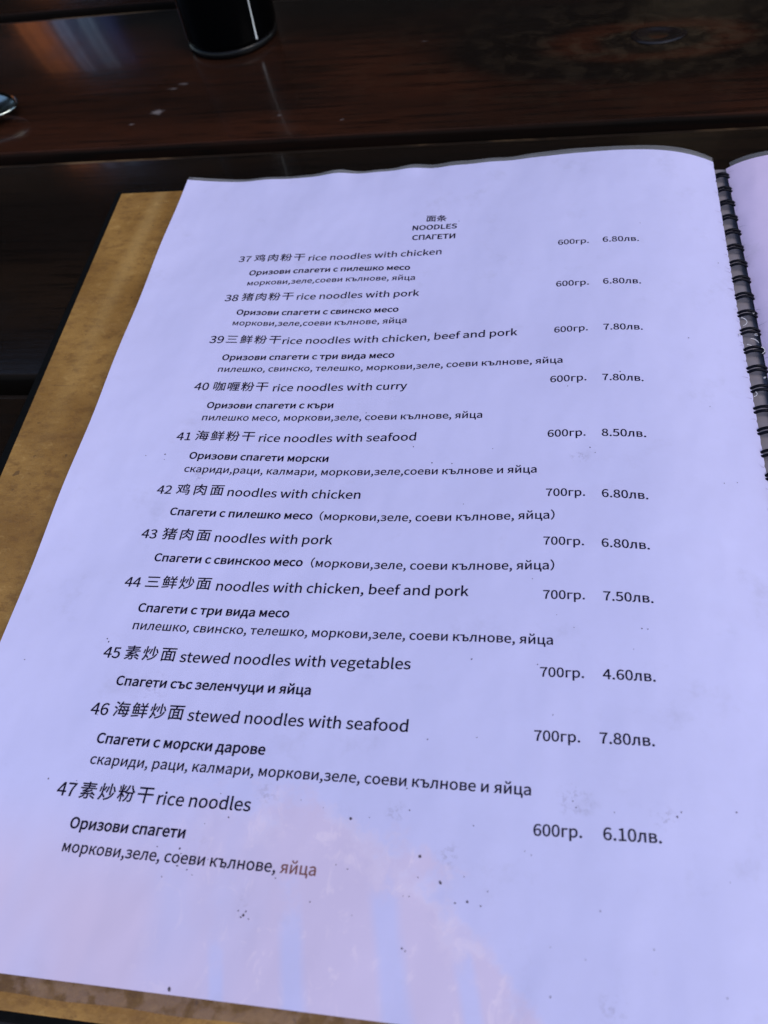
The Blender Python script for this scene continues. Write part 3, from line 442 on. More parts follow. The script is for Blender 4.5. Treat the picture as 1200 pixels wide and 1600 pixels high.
('鸡', 0.3501, [[300,127,300,81,564,81,564,127],[408,426,437,402,464,375,485,350,515,377,495,400,467,426,438,450],[48,386,84,333,121,277,156,221,115,147,69,86,20,39,33,28,46,14,56,0,103,46,147,102,186,168,205,135,220,104,233,76,275,108,258,142,237,181,212,223,243,306,268,399,286,499,254,510,245,508,36,508,36,460,230,460,217,395,200,333,179,275,148,322,117,368,85,412],[588,522,464,522,474,541,485,562,496,582,440,591,433,570,424,546,414,522,323,522,323,195,601,195,595,88,588,26,578,-1,573,-6,566,-9,556,-9,538,-9,511,-8,479,-6,486,-19,490,-35,492,-49,525,-50,555,-50,577,-50,595,-47,609,-40,621,-29,636,6,645,83,652,216,652,237,373,237,373,480,561,480,555,398,549,350,541,329,535,325,529,323,521,323,508,323,489,323,466,325,471,312,475,297,478,283,503,282,526,282,543,283,559,285,571,291,582,300,594,331,603,394,610,502,610,510,611,519,611,522]]),
('（', 0.3501, [[487,266,504,138,553,27,626,-67,668,-46,599,45,554,148,538,266,554,384,599,488,668,578,626,599,553,505,504,394]]),
('）', 0.3501, [[214,266,196,394,148,505,74,599,32,578,102,488,147,384,162,266,147,148,102,45,32,-46,74,-67,148,27,196,138]])]
SPACE = 0.0784
LINES=[
('b', '面条', [10.627, 11.419], [26.332, 26.278], 0.416),
('b', 'NOODLES', [10.138, 11.835], [25.838, 25.796], 0.379),
('b', 'СПАГЕТИ', [10.173, 11.808], [25.278, 25.228], 0.381),
('n', '37', [3.408, 3.883], [24.414, 24.419], 0.459),
('k', '鸡肉粉干', [4.03, 6.051], [24.44, 24.425], 0.515),
('n', 'rice noodles with chicken', [6.223, 11.356], [24.371, 24.379], 0.44),
('n', '600гр.', [15.609, 16.677], [24.372, 24.372], 0.369),
('n', '6.80лв.', [17.173, 18.407], [24.377, 24.371], 0.379),
('b', 'Оризови спагети с пилешко месо', [4.0, 7.24, 10.232], [23.619, 23.704, 23.625], 0.384),
('n', 'моркови,зеле,соеви кълнове, яйца', [4.045, 7.171, 10.468], [23.046, 23.127, 23.063], 0.377),
('n', '38', [3.347, 3.852], [22.18, 22.195], 0.487),
('k', '猪肉粉干', [3.994, 5.976], [22.239, 22.268], 0.506),
('n', 'rice noodles with pork', [6.128, 10.702], [22.235, 22.201], 0.445),
('n', '600гр.', [15.537, 16.629], [22.186, 22.19], 0.377),
('n', '6.80лв.', [17.114, 18.361], [22.202, 22.195], 0.383),
('b', 'Оризови спагети с свинско месо', [3.972, 7.312, 10.019], [21.457, 21.426, 21.432], 0.382),
('n', 'моркови,зеле,соеви кълнове, яйца', [3.948, 7.123, 10.383], [20.898, 20.861, 20.862], 0.377),
('n', '39', [3.272, 3.782], [19.989, 19.996], 0.497),
('k', '三鲜粉干', [3.895, 5.909], [20.02, 20.003], 0.519),
('n', 'rice noodles with chicken, beef and pork', [6.005, 14.254], [19.951, 19.95], 0.441),
('n', '600гр.', [15.471, 16.545], [19.972, 20.002], 0.371),
('n', '7.80лв.', [17.057, 18.294], [20.001, 19.996], 0.379),
('b', 'Оризови спагети с три вида месо', [3.943, 7.255, 10.109], [19.164, 19.19, 19.204], 0.381),
('n', 'пилешко, свинско, телешко, моркови,зеле, соеви кълнове, яйца', [3.916, 9.981, 15.732], [18.601, 18.638, 18.589], 0.376),
('n', '40', [3.258, 3.758], [17.735, 17.749], 0.48),
('k', '咖喱粉干', [3.938, 5.879], [17.763, 17.762], 0.501),
('n', 'rice noodles with curry', [6.084, 10.691], [17.712, 17.741], 0.438),
('n', '600гр.', [15.344, 16.451], [17.75, 17.792], 0.383),
('n', '7.80лв.', [16.954, 18.193], [17.788, 17.77], 0.38),
('b', 'Оризови спагети с къри', [3.911, 8.3], [16.941, 16.961], 0.376),
('n', 'пилешко месо, моркови,зеле, соеви кълнове, яйца', [3.877, 8.955, 13.233], [16.392, 16.428, 16.398], 0.378),
('n', '41', [3.201, 3.679], [15.515, 15.526], 0.466),
('k', '海鲜粉干', [3.842, 5.856], [15.563, 15.576], 0.516),
('n', 'rice noodles with seafood', [6.031, 11.202], [15.526, 15.541], 0.439),
('n', '600гр.', [15.271, 16.379], [15.53, 15.553], 0.383),
('n', '8.50лв.', [16.864, 18.137], [15.542, 15.533], 0.39),
('b', 'Оризови спагети морски', [3.84, 8.466], [14.769, 14.735], 0.383),
('n', 'скариди,раци, калмари, моркови,зеле,соеви кълнове и яйца', [3.803, 8.375, 14.956], [14.234, 14.207, 14.195], 0.375),
('n', '42', [3.111, 3.582], [13.354, 13.365], 0.453),
('k', '鸡肉面', [3.754, 5.301], [13.38, 13.391], 0.53),
('n', 'noodles with chicken', [5.459, 9.703], [13.343, 13.313], 0.437),
('n', '700гр.', [15.229, 16.32], [13.338, 13.353], 0.376),
('n', '6.80лв.', [16.799, 18.061], [13.326, 13.284], 0.388),
('b', 'Спагети с пилешко месо', [3.766, 8.313], [12.577, 12.538], 0.385),
('n', '（моркови,зеле, соеви кълнове, яйца）', [8.553, 12.068, 15.458], [12.534, 12.499, 12.555], 0.383),
('n', '43', [3.077, 3.551], [11.696, 11.695], 0.459),
('k', '猪肉面', [3.743, 5.266], [11.715, 11.714], 0.522),
('n', 'noodles with pork', [5.44, 9.077], [11.66, 11.662], 0.437),
('n', '700гр.', [15.167, 16.255], [11.683, 11.684], 0.375),
('n', '6.80лв.', [16.74, 17.997], [11.653, 11.621], 0.387),
('b', 'Спагети с свинскоо месо', [3.724, 8.302], [10.909, 10.904], 0.38),
('n', '（моркови,зеле, соеви кълнове, яйца）', [8.56, 12.019, 15.456], [10.892, 10.855, 10.896], 0.382),
('n', '44', [3.044, 3.525], [10.007, 10.01], 0.455),
('k', '三鲜炒面', [3.691, 5.676], [10.032, 10.066], 0.511),
('n', 'noodles with chicken, beef and pork', [5.872, 10.083, 13.165], [10.018, 10.034, 10.03], 0.436),
('n', '700гр.', [15.168, 16.245], [9.989, 10.001], 0.371),
('n', '7.50лв.', [16.728, 17.987], [9.992, 9.979], 0.386),
('b', 'Спагети с три вида месо', [3.705, 8.209], [9.219, 9.242], 0.382),
('n', 'пилешко, свинско, телешко, моркови,зеле, соеви кълнове, яйца', [3.707, 8.999, 15.418], [8.661, 8.68, 8.662], 0.373),
('n', '45', [3.086, 3.563], [7.763, 7.765], 0.459),
('k', '素炒面', [3.716, 5.205], [7.782, 7.801], 0.513),
('n', 'stewed noodles with vegetables', [5.354, 11.785], [7.76, 7.833], 0.433),
('n', '700гр.', [15.109, 16.178], [7.769, 7.787], 0.368),
('n', '4.60лв.', [16.641, 17.895], [7.785, 7.798], 0.381),
('b', 'Спагети със зеленчуци и яйца', [3.715, 9.214], [6.993, 7.01], 0.376),
('n', '46', [3.24, 3.729], [6.13, 6.134], 0.468),
('k', '海鲜炒面', [3.885, 5.866], [6.154, 6.173], 0.508),
('n', 'stewed noodles with seafood', [6.004, 11.885], [6.131, 6.157], 0.436),
('n', '700гр.', [14.983, 16.05], [6.112, 6.135], 0.368),
('n', '7.80лв.', [16.512, 17.765], [6.142, 6.171], 0.384),
('b', 'Спагети с морски дарове', [3.668, 8.298], [5.384, 5.364], 0.38),
('n', 'скариди, раци, калмари, моркови,зеле, соеви кълнове и яйца', [3.664, 8.257, 14.925], [4.83, 4.824, 4.811], 0.373),
('n', '47', [3.017, 3.511], [3.987, 3.986], 0.474),
('k', '素炒粉干', [3.641, 5.634], [3.994, 3.999], 0.511),
('n', 'rice noodles', [5.773, 8.217], [3.961, 3.967], 0.439),
('n', '600гр.', [14.991, 16.05], [3.922, 3.959], 0.366),
('n', '6.10лв.', [16.522, 17.766], [3.955, 3.995], 0.382),
('b', 'Оризови спагети', [3.648, 6.713], [3.236, 3.227], 0.372),
('n', 'моркови,зеле, соеви кълнове, яйца', [3.637, 6.911, 10.09], [2.683, 2.655, 2.658], 0.374)]
SPECKS=[[7.221, 0.099, 0.0731], [10.747, 3.977, 0.0508], [12.462, 3.269, 0.048], [12.969, 2.757, 0.0546], [13.322, 2.371, 0.0306], [13.585, 2.42, 0.0381], [13.879, 2.358, 0.0303], [10.833, 2.861, 0.0245], [12.25, 1.379, 0.0303], [12.323, 1.337, 0.0302], [14.018, 2.666, 0.0229], [12.46, 2.82, 0.0237], [12.127, 4.267, 0.0249], [12.015, 4.766, 0.0254], [17.461, 1.877, 0.0212], [16.402, 2.495, 0.0219], [6.673, 2.983, 0.0356], [6.736, 2.871, 0.0266], [6.714, 2.597, 0.0353], [6.977, 2.532, 0.0263], [6.09, 2.982, 0.027], [6.397, 2.33, 0.022], [2.678, 4.363, 0.0286], [8.577, 1.697, 0.0413], [8.62, 1.781, 0.0331], [8.526, 1.653, 0.033], [8.715, 1.631, 0.0247], [8.436, 1.778, 0.0249], [0.868, 7.503, 0.0249], [10.069, 2.107, 0.0243], [10.55, 2.934, 0.0206], [12.299, 2.409, 0.0235], [14.943, 3.5, 0.0192], [17.502, 18.148, 0.0324], [15.878, 17.565, 0.027], [13.366, 8.167, 0.0317], [3.122, 8.233, 0.0415], [3.474, 6.126, 0.0199], [3.054, 8.327, 0.0312], [13.637, 4.032, 0.02], [13.484, 2.921, 0.0194], [16.778, 4.566, 0.0194], [19.457, 4.833, 0.0277], [18.146, 4.599, 0.0385], [18.239, 4.706, 0.0232], [15.863, 4.745, 0.0236], [15.932, 4.608, 0.0235], [15.363, 1.709, 0.0144], [19.137, 3.337, 0.015], [18.826, 1.161, 0.0173], [16.075, 1.545, 0.0142], [15.363, 0.804, 0.028], [12.169, 2.411, 0.0157], [11.073, 1.922, 0.0158], [11.188, 4.038, 0.0168], [9.167, 2.53, 0.0251], [7.886, 2.634, 0.0215], [7.134, 2.432, 0.0174], [7.443, 2.797, 0.0175], [4.558, 2.685, 0.0183], [2.988, 14.908, 0.0357], [3.023, 14.699, 0.0237], [2.353, 14.823, 0.0238], [3.459, 4.376, 0.0191], [19.732, 19.768, 0.0291], [18.504, 25.346, 0.0249], [13.629, 15.145, 0.0214], [12.853, 13.09, 0.0207], [12.163, 16.444, 0.0282], [14.879, 10.59, 0.0188], [16.505, 15.107, 0.0306], [16.648, 14.916, 0.0203], [9.455, 16.737, 0.0295], [9.586, 16.38, 0.0234], [11.159, 15.285, 0.028], [12.412, 14.595, 0.027], [11.798, 14.638, 0.0327], [15.52, 9.524, 0.0181], [15.957, 9.171, 0.0178], [17.797, 9.213, 0.0263], [17.654, 9.219, 0.0263], [15.039, 8.09, 0.0219], [15.42, 6.778, 0.021], [13.603, 6.109, 0.0213], [12.401, 5.994, 0.0261], [17.416, 8.63, 0.0173], [20.129, 16.939, 0.0223], [21.119, 23.731, 0.035], [20.623, 14.175, 0.0216], [20.237, 14.076, 0.021], [7.39, 4.333, 0.0182], [7.156, 3.597, 0.018], [7.722, 3.788, 0.0268], [14.802, 3.57, 0.0155], [9.455, 4.32, 0.0175], [10.04, 4.179, 0.0173], [11.9, 26.199, 0.0272]]


# ------------------------------------------------------------ page shape
S, H = 21.5647, 29.7
CO = [0.855657829, 0.30675965, -0.278942966, -4.80131244, 9.11371961, -8.40991722, 30.0270073, -86.9458177, 84.6413896, -65.1412413, 204.218403, -212.411767, 65.1329044, -187.182364, 211.269666, -25.4299355, 59.4461631, -73.8346115]

def page_z(u, v):
    a = max(0.0, min(1.0, u / S)); b = max(-0.02, min(1.02, v / H))
    z = 0.0
    for i in range(6):
        for j in range(3):
            z += CO[i * 3 + j] * a ** i * b ** j
    # the free top edge of the film has cockled
    top = max(0.0, v - 27.0) / 2.7
    if top > 0:
        z += 0.045 * top ** 3 * (sin(u * 2.1 + 0.4) * exp(-((u - 7) / 5.5) ** 2) + 0.5 * sin(u * 3.9 + 1.0) * exp(-((u - 9) / 5) ** 2))
    z += 0.012 * sin(u * 1.1 + v * 0.35) * sin(v * 0.8 - u * 0.2 + 1.0)
    # left edge is slightly wavy too
    if u < 1.5:
        z += 0.03 * (1.5 - u) / 1.5 * sin(v * 1.05)
    return z + ZT

def grid_mesh(name, us, vs_, zf, xf=lambda u, v: u, yf=lambda u, v: v):
    V, F = [], []
    for v in vs_:
        for u in us:
            V.append((xf(u, v), yf(u, v), zf(u, v)))
    n = len(us)
    for j in range(len(vs_) - 1):
        for i in range(n - 1):
            F.append((j * n + i, j * n + i + 1, (j + 1) * n + i + 1, (j + 1) * n + i))
    return mesh(name, V, F)

def lin(a, b, n): return [a + (b - a) * k / n for k in range(n + 1)]

RING_Y = [28.95 - 0.843 * k for k in range(34)]
RING_X = 21.83
# ------------------------------------------------------------ menu
menu = thing('menu', 'open wire-bound laminated noodle menu with gold-lined cover lying on the dark table', 'menu', (0, 0, 0))

def poly_slab(name, pts, z0, z1, mat, parent, bevel=0.0):
    bm = bmesh.new()
    f = bm.faces.new([bm.verts.new((x * CM, y * CM, z0 * CM)) for x, y in pts])
    r = bmesh.ops.extrude_face_region(bm, geom=[f])
    for g in r['geom']:
        if isinstance(g, bmesh.types.BMVert): g.co.z = z1 * CM
    bmesh.ops.recalc_face_normals(bm, faces=bm.faces[:])
    if bevel:
        bmesh.ops.bevel(bm, geom=[e for e in bm.edges if all(abs(v.co.z - z1 * CM) < 1e-7 for v in e.verts)] +
                        [e for e in bm.edges if abs(e.verts[0].co.z - e.verts[1].co.z) > 1e-5], offset=bevel * CM, segments=3, affect='EDGES')
    me = bpy.data.meshes.new(name); bm.to_mesh(me); bm.free()
    return link(name, me, mat, parent, smooth=False)

board = poly_slab('cover_board', [(-3.5, -0.95), (20.9, -0.85), (20.9, 30.9), (-4.16, 30.88), (-3.80, 14.6)], 0.01, 0.27, mat_board, menu, 0.05)
poly_slab('cover_lining', [(-3.05, -0.72), (20.88, -0.66), (20.88, 30.75), (-3.85, 30.66), (-3.42, 14.4)], 0.275, 0.315, mat_gold, menu, 0.02)
board2 = poly_slab('cover_board', [(22.75, -0.85), (47.2, -0.9), (47.4, 30.9), (22.75, 30.9)], 0.01, 0.27, mat_board, menu, 0.05)
poly_slab('cover_lining', [(22.78, -0.66), (46.6, -0.66), (46.8, 30.7), (22.78, 30.7)], 0.275, 0.315, mat_gold, menu, 0.02)
link('spine_strip', grid_mesh('spine_strip', lin(21.2, 22.45, 10), lin(0.0, 29.78, 60), lambda u, v: 0.80 - 0.35 * abs(u - 21.83) ** 2 + 0.012 * sin(v * 3.1) + 0.01 * sin(v * 7.7 + u * 5)), mat_spine, menu)

# sheets under the open left page
def sheet_block(side):
    for k in range(1, 8):
        f = k / 8.0
        jx, jy = random.uniform(-0.05, 0.05), random.uniform(-0.06, 0.06)
        def zf(u, v):
            return page_z(u, v) * (1 - f) + (0.42) * f - 0.015
        if side == 'left':
            me = grid_mesh('inner_sheet', lin(0.1 + 0.05 * k, S - 0.02 * k - 0.03, 26), lin(0.12, H - 0.05, 24), zf, lambda u, v: u + jx, lambda u, v: v + jy)
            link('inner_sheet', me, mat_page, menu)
        else:
            me = grid_mesh('inner_sheet', lin(0.05 + 0.02 * k, 20.9, 30), lin(0.12, H - 0.05, 12),
                           lambda u, v: right_z(u, v) * (1 - f) + 0.42 * f - 0.015, lambda u, v: right_x(u, v) + jx, lambda u, v: v - 0.2 + jy)
            link('inner_sheet', me, mat_page_right, menu)

def right_z(u, v):
    return ZT + 0.38 + 0.70 * (1 - exp(-u / 1.0)) - 0.012 * u + 0.02 * sin(v * 0.5)
def right_x(u, v):
    return 22.03 + 0.10 * exp(-((v - 22) / 6.0) ** 2) + u * 0.985
sheet_block('left'); sheet_block('right')

# the page edge along the binding is torn into small tabs at the punched holes
def edge_in(v):
    d = min(abs(v - (ry + 0.42)) for ry in RING_Y)
    return 0.025 * exp(-(d / 0.05) ** 2)

us = lin(0, S - 0.35, 108) + [S - 0.35 + 0.35 * k / 4 for k in range(1, 5)]
vs_ = lin(0, H, 330)
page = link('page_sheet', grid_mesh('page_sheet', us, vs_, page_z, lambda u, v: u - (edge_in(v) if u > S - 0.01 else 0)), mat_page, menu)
page['label'] = 'printed left page with the noodle dishes and prices'
rpage = link('page_sheet', grid_mesh('page_sheet', [k * 0.08 for k in range(26)] + lin(2.2, 21, 40), lin(0, H, 330), right_z,
             lambda u, v: right_x(u, v) + (edge_in(v + 0.2) if u < 0.01 else 0), lambda u, v: v - 0.2), mat_page_right, menu)
rpage['label'] = 'blank inner margin of the facing page'

# clear film standing proud of the paper, top and bottom
def rim(name, v0, v1, mat, parent, wob, u0=0.0, u1=S, right=False, dz=-0.012, n=220):
    V, F = [], []
    uu = lin(u0, u1, n)
    for j in range(4):
        t = j / 3
        for u in uu:
            vv = v0 + (v1 + wob(u) - v0) * t
            if right: V.append((right_x(u, vv), vv - 0.2, right_z(u, vv) + dz - 0.03 * t))
            else: V.append((u, vv, page_z(u, vv) + dz - 0.03 * t))
    k = len(uu)
    for j in range(3):
        for i in range(k - 1):
            F.append((j * k + i, j * k + i + 1, (j + 1) * k + i + 1, (j + 1) * k + i))
    return link(name, mesh(name, V, F), mat, parent)
rim('film_edge', H - 0.01, H + 0.24, mat_film, page, lambda u: 0.03 * sin(u * 1.3) + (0.1 if 14 < u else 0.1 * max(0, (u - 8) / 6)))
rim('film_edge', H - 0.05, H + 0.30, mat_film, menu, lambda u: 0.05 * sin(u * 0.9 + 1), dz=-0.10, u0=0.15)
rim('film_edge', H - 0.05, H + 0.26, mat_film, menu, lambda u: 0.04 * sin(u * 1.4 + 2), dz=-0.2, u0=0.1)
rim('film_edge', 0.01, -0.36, mat_film_low, page, lambda u: 0.015 * sin(u * 2.3), u0=-0.06)
rim('film_edge', H - 0.01, H + 0.32, mat_film, rpage, lambda u: 0.02 * sin(u * 1.7), u0=0.15, u1=21, right=True)

# lettering: each printed line is one flat print lying on the page
def decode(s):
    return [(s[i] / 2000, s[i + 1] / 2000) for i in range(0, len(s), 2)]
GL = {}
for ch, adv, loops in GLYPHS:
    GL[ch] = (adv, [decode(s) for s in loops])

def fatten(loop, d):
    n = len(loop); out = []
    for i in range(n):
        a, b, c = Vector(loop[i - 1]), Vector(loop[i]), Vector(loop[(i + 1) % n])
        e1, e2 = (b - a), (c - b)
        if e1.length < 1e-6: e1 = e2
        if e2.length < 1e-6: e2 = e1
        if e1.length < 1e-6: out.append(loop[i]); continue
        n1 = Vector((-e1.y, e1.x)).normalized(); n2 = Vector((-e2.y, e2.x)).normalized()
        nn = n1 + n2
        if nn.length < 0.3: nn = n1 * 1.0
        nn.normalize(); k = min(1.6, 1 / max(0.5, nn.dot(n1)))
        out.append(tuple(b + nn * d * k))
    return out

def area(l): return 0.5 * sum(l[i - 1][0] * l[i][1] - l[i][0] * l[i - 1][1] for i in range(len(l)))
tess_cache = {}
def glyph_tris(ch, weight):
    key = (ch, weight)
    if key not in tess_cache:
        adv, loops = GL[ch]
        if weight:
            outer = max(loops, key=lambda l: abs(area(l)))
            s = -1 if area(outer) > 0 else 1
            loops = [fatten(l, weight * s) for l in loops]
        pts, edges, segs = [], [], []
        for l in loops:
            o = len(pts); pts += [Vector(p) for p in l]
            edges += [(o + i, o + (i + 1) % len(l)) for i in range(len(l))]
            segs += [(l[i], l[(i + 1) % len(l)]) for i in range(len(l))]
        vo, eo, fo, _, _, _ = delaunay_2d_cdt(pts, edges, [], 0, 1e-6)
        keep = []
        for f in fo:
            cx = sum(vo[i][0] for i in f) / len(f) + 1.3e-6; cy = sum(vo[i][1] for i in f) / len(f) + 0.7e-6
            wn_ = 0
            for (x1, y1), (x2, y2) in segs:
                if (y1 > cy) != (y2 > cy) and cx < (x2 - x1) * (cy - y1) / (y2 - y1) + x1:
                    wn_ += 1 if y2 > y1 else -1
            if wn_: keep.append(tuple(f))
        tess_cache[key] = ([tuple(v) for v in vo], keep)
    return tess_cache[key]

def print_line(style, text, us_, vs2, k, mat=None, start=0, stop=None):
    weight = {'b': 0.0095, 'n': 0.0048, 'k': 0.0042}[style]
    sx = k / 0.35
    sy = sx * 0.94
    track = 1.0
    if style == 'k':                       # the ideographs are set with wide tracking
        sx = 0.475 / 0.35; sy = 0.452 / 0.35
        xs0 = min(p[0] for l in GL[text[0]][1] for p in l); n_ = len(text)
        xe = max(p[0] for l in GL[text[-1]][1] for p in l)
        track = ((us_[-1] - us_[0]) / sx - (xe - xs0)) / (0.35 * (n_ - 1))
    pen = 0.0; x0 = None; V = []; F = []
    u0, u1 = us_[0], us_[-1]
    vm = vs2[len(vs2) // 2] if len(vs2) > 2 else (vs2[0] + vs2[-1]) / 2
    um = us_[len(us_) // 2] if len(us_) > 2 else (us_[0] + us_[-1]) / 2
    if len(us_) > 2:
        tm = (um - u0) / (u1 - u0); vlin = vs2[0] + (vs2[-1] - vs2[0]) * tm
        q = (vm - vlin) / (tm * (1 - tm))
    else: q = 0
    for ci, ch in enumerate(text):
        if ch == ' ':
            pen += SPACE; continue
        adv, loops = GL[ch]
        if x0 is None: x0 = min(p[0] for l in loops for p in l)
        if ci >= start and (stop is None or ci < stop):
            pts, tris = glyph_tris(ch, min(weight, 0.005) if ord(ch) > 0x3000 else weight)
            o = len(V)
            for px, py in pts:
                u = u0 + (pen + px - x0) * sx
                t = (u - u0) / max(0.1, (u1 - u0))
                v = vs2[0] + (vs2[-1] - vs2[0]) * t + q * t * (1 - t) + py * sy
                V.append((u, v, page_z(u, v) + 0.006))
            for a, b, c in tris:
                A, B_, C_ = V[o + a], V[o + b], V[o + c]
                cr = (B_[0] - A[0]) * (C_[1] - A[1]) - (B_[1] - A[1]) * (C_[0] - A[0])
                if abs(cr) < 1e-9: continue
                F.append((o + a, o + b, o + c) if cr > 0 else (o + a, o + c, o + b))
        pen += adv * track
    return link('text_line', mesh('text_line', V, F), mat or mat_ink, page)

for i, (style, text, us_, vs2, k) in enumerate(LINES):
    if i == len(LINES) - 1:
        cut = text.rfind(' ') + 1
        print_line(style, text, us_, vs2, k, None, 0, cut)
        o = print_line(style, text, us_, vs2, k, mat_ink_reflection, cut, None)
        o['label'] = 'last printed word, tinted reddish for the reflection over it'
    else:
        print_line(style, text, us_, vs2, k)

# specks of dirt under the film
V, F = [], []
for (u, v, r) in SPECKS:
    r *= 0.8
    o = len(V); n = 9
    el = random.uniform(0.6, 1.0); ro = random.uniform(0, pi)
    V.append((u, v, page_z(u, v) + 0.0135))
    for k in range(n):
        a = 2 * pi * k / n; rr = r * random.uniform(0.7, 1.1)
        dx, dy = rr * cos(a), rr * el * sin(a)
        x, y = u + dx * cos(ro) - dy * sin(ro), v + dx * sin(ro) + dy * cos(ro)
        V.append((x, y, page_z(x, y) + 0.0075))
    for k in range(n): F.append((o, o + 1 + k, o + 1 + (k + 1) % n))
sp = link('dirt_specks', mesh('dirt_specks', V, F), mat_dirt, page, smooth=False); sp['kind'] = 'stuff'

# binding: double wire loops, one object each, sharing one mesh
def ring_mesh():
    V, F = [], []
    for dy in (-0.082, 0.082):
        pts = []
        for k in range(28):
            a = 2 * pi * k / 28
            c, s_ = cos(a), sin(a)
            hz = 0.50 if s_ > 0 else 0.36
            pts.append((0.43 * c, dy * (1.0 if c > -0.75 else 0.55), hz * s_))
        vs, fs = tube(pts, 0.048, 7, True)
        o = len(V); V += vs; F += [tuple(i + o for i in f) for f in fs]
    return mesh('binding_ring', V, F)
rm = ring_mesh()
for k, y in enumerate(RING_Y):
    o = link('binding_ring', rm, mat_wire if k == 0 else None, menu)
    o.location = ((RING_X + random.uniform(-0.012, 0.012)) * CM, y * CM, (ZT + 0.02) * CM)
    o.rotation_euler = (random.uniform(-0.03, 0.03), random.uniform(-0.05, 0.05), random.uniform(-0.04, 0.04))

# curls of torn clear film between the rings
def shred(x, y, z, r, a0, a1, tilt):
    pts = []
    for k in range(9):
        a = a0 + (a1 - a0) * k / 8
        pts.append((x + r * cos(a), y + r * sin(a) * 0.8, z + tilt * k / 8))
    vs, fs = tube(pts, 0.012, 5)
    link('film_shred', mesh('film_shred', vs, fs), mat_shred, menu)
for q in [(21.60, 20.95, 1.02, 0.16, -1.3, 1.7, 0.12), (21.55, 20.35, 1.0, 0.12, 1.2, 4.2, 0.1), (21.68, 19.75, 1.02, 0.14, -0.6, 2.0, 0.1),
          (22.02, 20.3, 1.05, 0.12, 1.6, 4.4, 0.12), (22.0, 19.6, 1.06, 0.13, -1.2, 1.4, 0.1), (21.85, 20.05, 0.95, 0.2, 0.3, 1.9, 0.1),
          (22.03, 18.4, 1.05, 0.10, 1.6, 4.0, 0.1), (22.05, 21.3, 1.05, 0.09, 1.6, 4.0, 0.08), (21.58, 17.8, 1.0, 0.1, -1.5, 1.0, 0.06)]:
    shred(*q)

# fine tears running into the page from the punched edge
V, F = [], []
for y in RING_Y:
    for rpt in range(2):
        yy = y + 0.42 + random.uniform(-0.25, 0.2); L_ = random.uniform(0.06, 0.24); cv = random.uniform(-0.12, 0.12)
        side = random.random() < 0.62
        o = len(V)
        for k in range(6):
            t = k / 5; w = 0.013 * (1 - t) + 0.002
            if side:
                u = S - 0.05 - L_ * t; z = page_z(u, yy) + 0.006; X = u; Y = yy + cv * t * t
            else:
                u = 0.03 + L_ * t; z = right_z(u, yy) + 0.006; X = right_x(u, yy); Y = yy + cv * t * t
            V += [(X, Y - w, z), (X, Y + w, z)]
        for k in range(5):
            a = o + 2 * k; F.append((a, a + 1, a + 3, a + 2))
m = M('tear'); m.set(Base_Color=(0.40, 0.35, 0.50, 1), Roughness=0.4)
tr = link('film_tears', mesh('film_tears', V, F), m.m, menu, smooth=False); tr['kind'] = 'stuff'

# ------------------------------------------------------------ table
table = thing('table', 'dark brown varnished table of wide planks under the open menu', 'table', (0, 0, 0))
GAPS = [-10.75, 4.15, 19.15, 34.32, 49.35, 64.3]
tints = [(0.016, 0.009, 0.006), (0.014, 0.008, 0.005), (0.014, 0.008, 0.005), (0.036, 0.0115, 0.006), (0.026, 0.011, 0.007)]
for k in range(5):
    y0, y1 = GAPS[k] + 0.40, GAPS[k + 1] - 0.40
    me = bevel_box('plank', -78, 88, y0, y1, -3.6, -0.002 * (k % 2), 0.14, 4)
    link('plank', me, wood_material('stained_wood', 1.3 + k * 2.1, tints[k], k == 3, (y1 - 0.12) * CM if k in (2, 3) else None, (y0 * CM, y1 * CM)), table)
for x in (-62, 5, 72):
    link('cross_beam', bevel_box('cross_beam', x - 4, x + 4, -10, 63.6, -10.5, -3.62, 0.3, 2), mat_board, table)
for x in (-62, 72):
    for y in (-5, 58):
        link('leg', bevel_box('leg', x - 3.9, x + 3.9, y - 3.5, y + 3.5, -73.9, -10.52, 0.3, 2), mat_board, table)

# resin-filled knot in the far plank
kn = M('knot_wood'); n = kn.noise(kn.coord((1, 1.4, 1)), 300, 4)
kn.link(kn.mix(n, (0.004, 0.003, 0.003), (0.018, 0.012, 0.010)), kn.b.inputs['Base Color']); kn.set(Roughness=0.22)
V, F = [], []
prof = [(0.0, -0.055), (0.45, -0.05), (0.8, -0.02), (0.98, 0.035), (1.1, 0.045), (1.25, 0.012), (1.32, -0.02)]
n = 40
for r, z in prof:
    for k in range(n):
        a = 2 * pi * k / n; w = 1 + 0.05 * sin(3 * a + 1)
        V.append((20.49 + r * w * cos(a), 41.93 + 0.62 * r * w * sin(a), z + 0.045))
for i in range(len(prof) - 1):
    for k in range(n):
        F.append((i * n + k, i * n + (k + 1) % n, (i + 1) * n + (k + 1) % n, (i + 1) * n + k))
link('knot', mesh('knot', V, F), kn.m, table)

# ------------------------------------------------------------ bottle
bottle = thing('bottle', 'black glass bottle standing on the table behind the menu, only its base in view', 'bottle', (-1.75, 44.95, 0.0))
R = 2.52
link('body', lathe('body', [(R - 0.25, 0.42), (R - 0.06, 0.50), (R, 0.72), (R, 12.5), (R - 0.15, 13.6), (1.7, 15.6), (1.35, 17.0), (1.28, 21.4), (1.28, 22.0)]), mat_bottle, bottle)
link('heel', lathe('heel', [(R - 0.75, 0.04), (R - 0.40, 0.0), (R - 0.14, 0.04), (R - 0.02, 0.2), (R - 0.02, 0.36), (R - 0.10, 0.45), (R - 0.24, 0.41)]), mat_heel, bottle)
link('mouth_ring', lathe('mouth_ring', [(1.28, 21.6), (1.45, 21.7), (1.48, 22.2), (1.3, 22.45), (1.0, 22.45)]), mat_bottle, bottle)

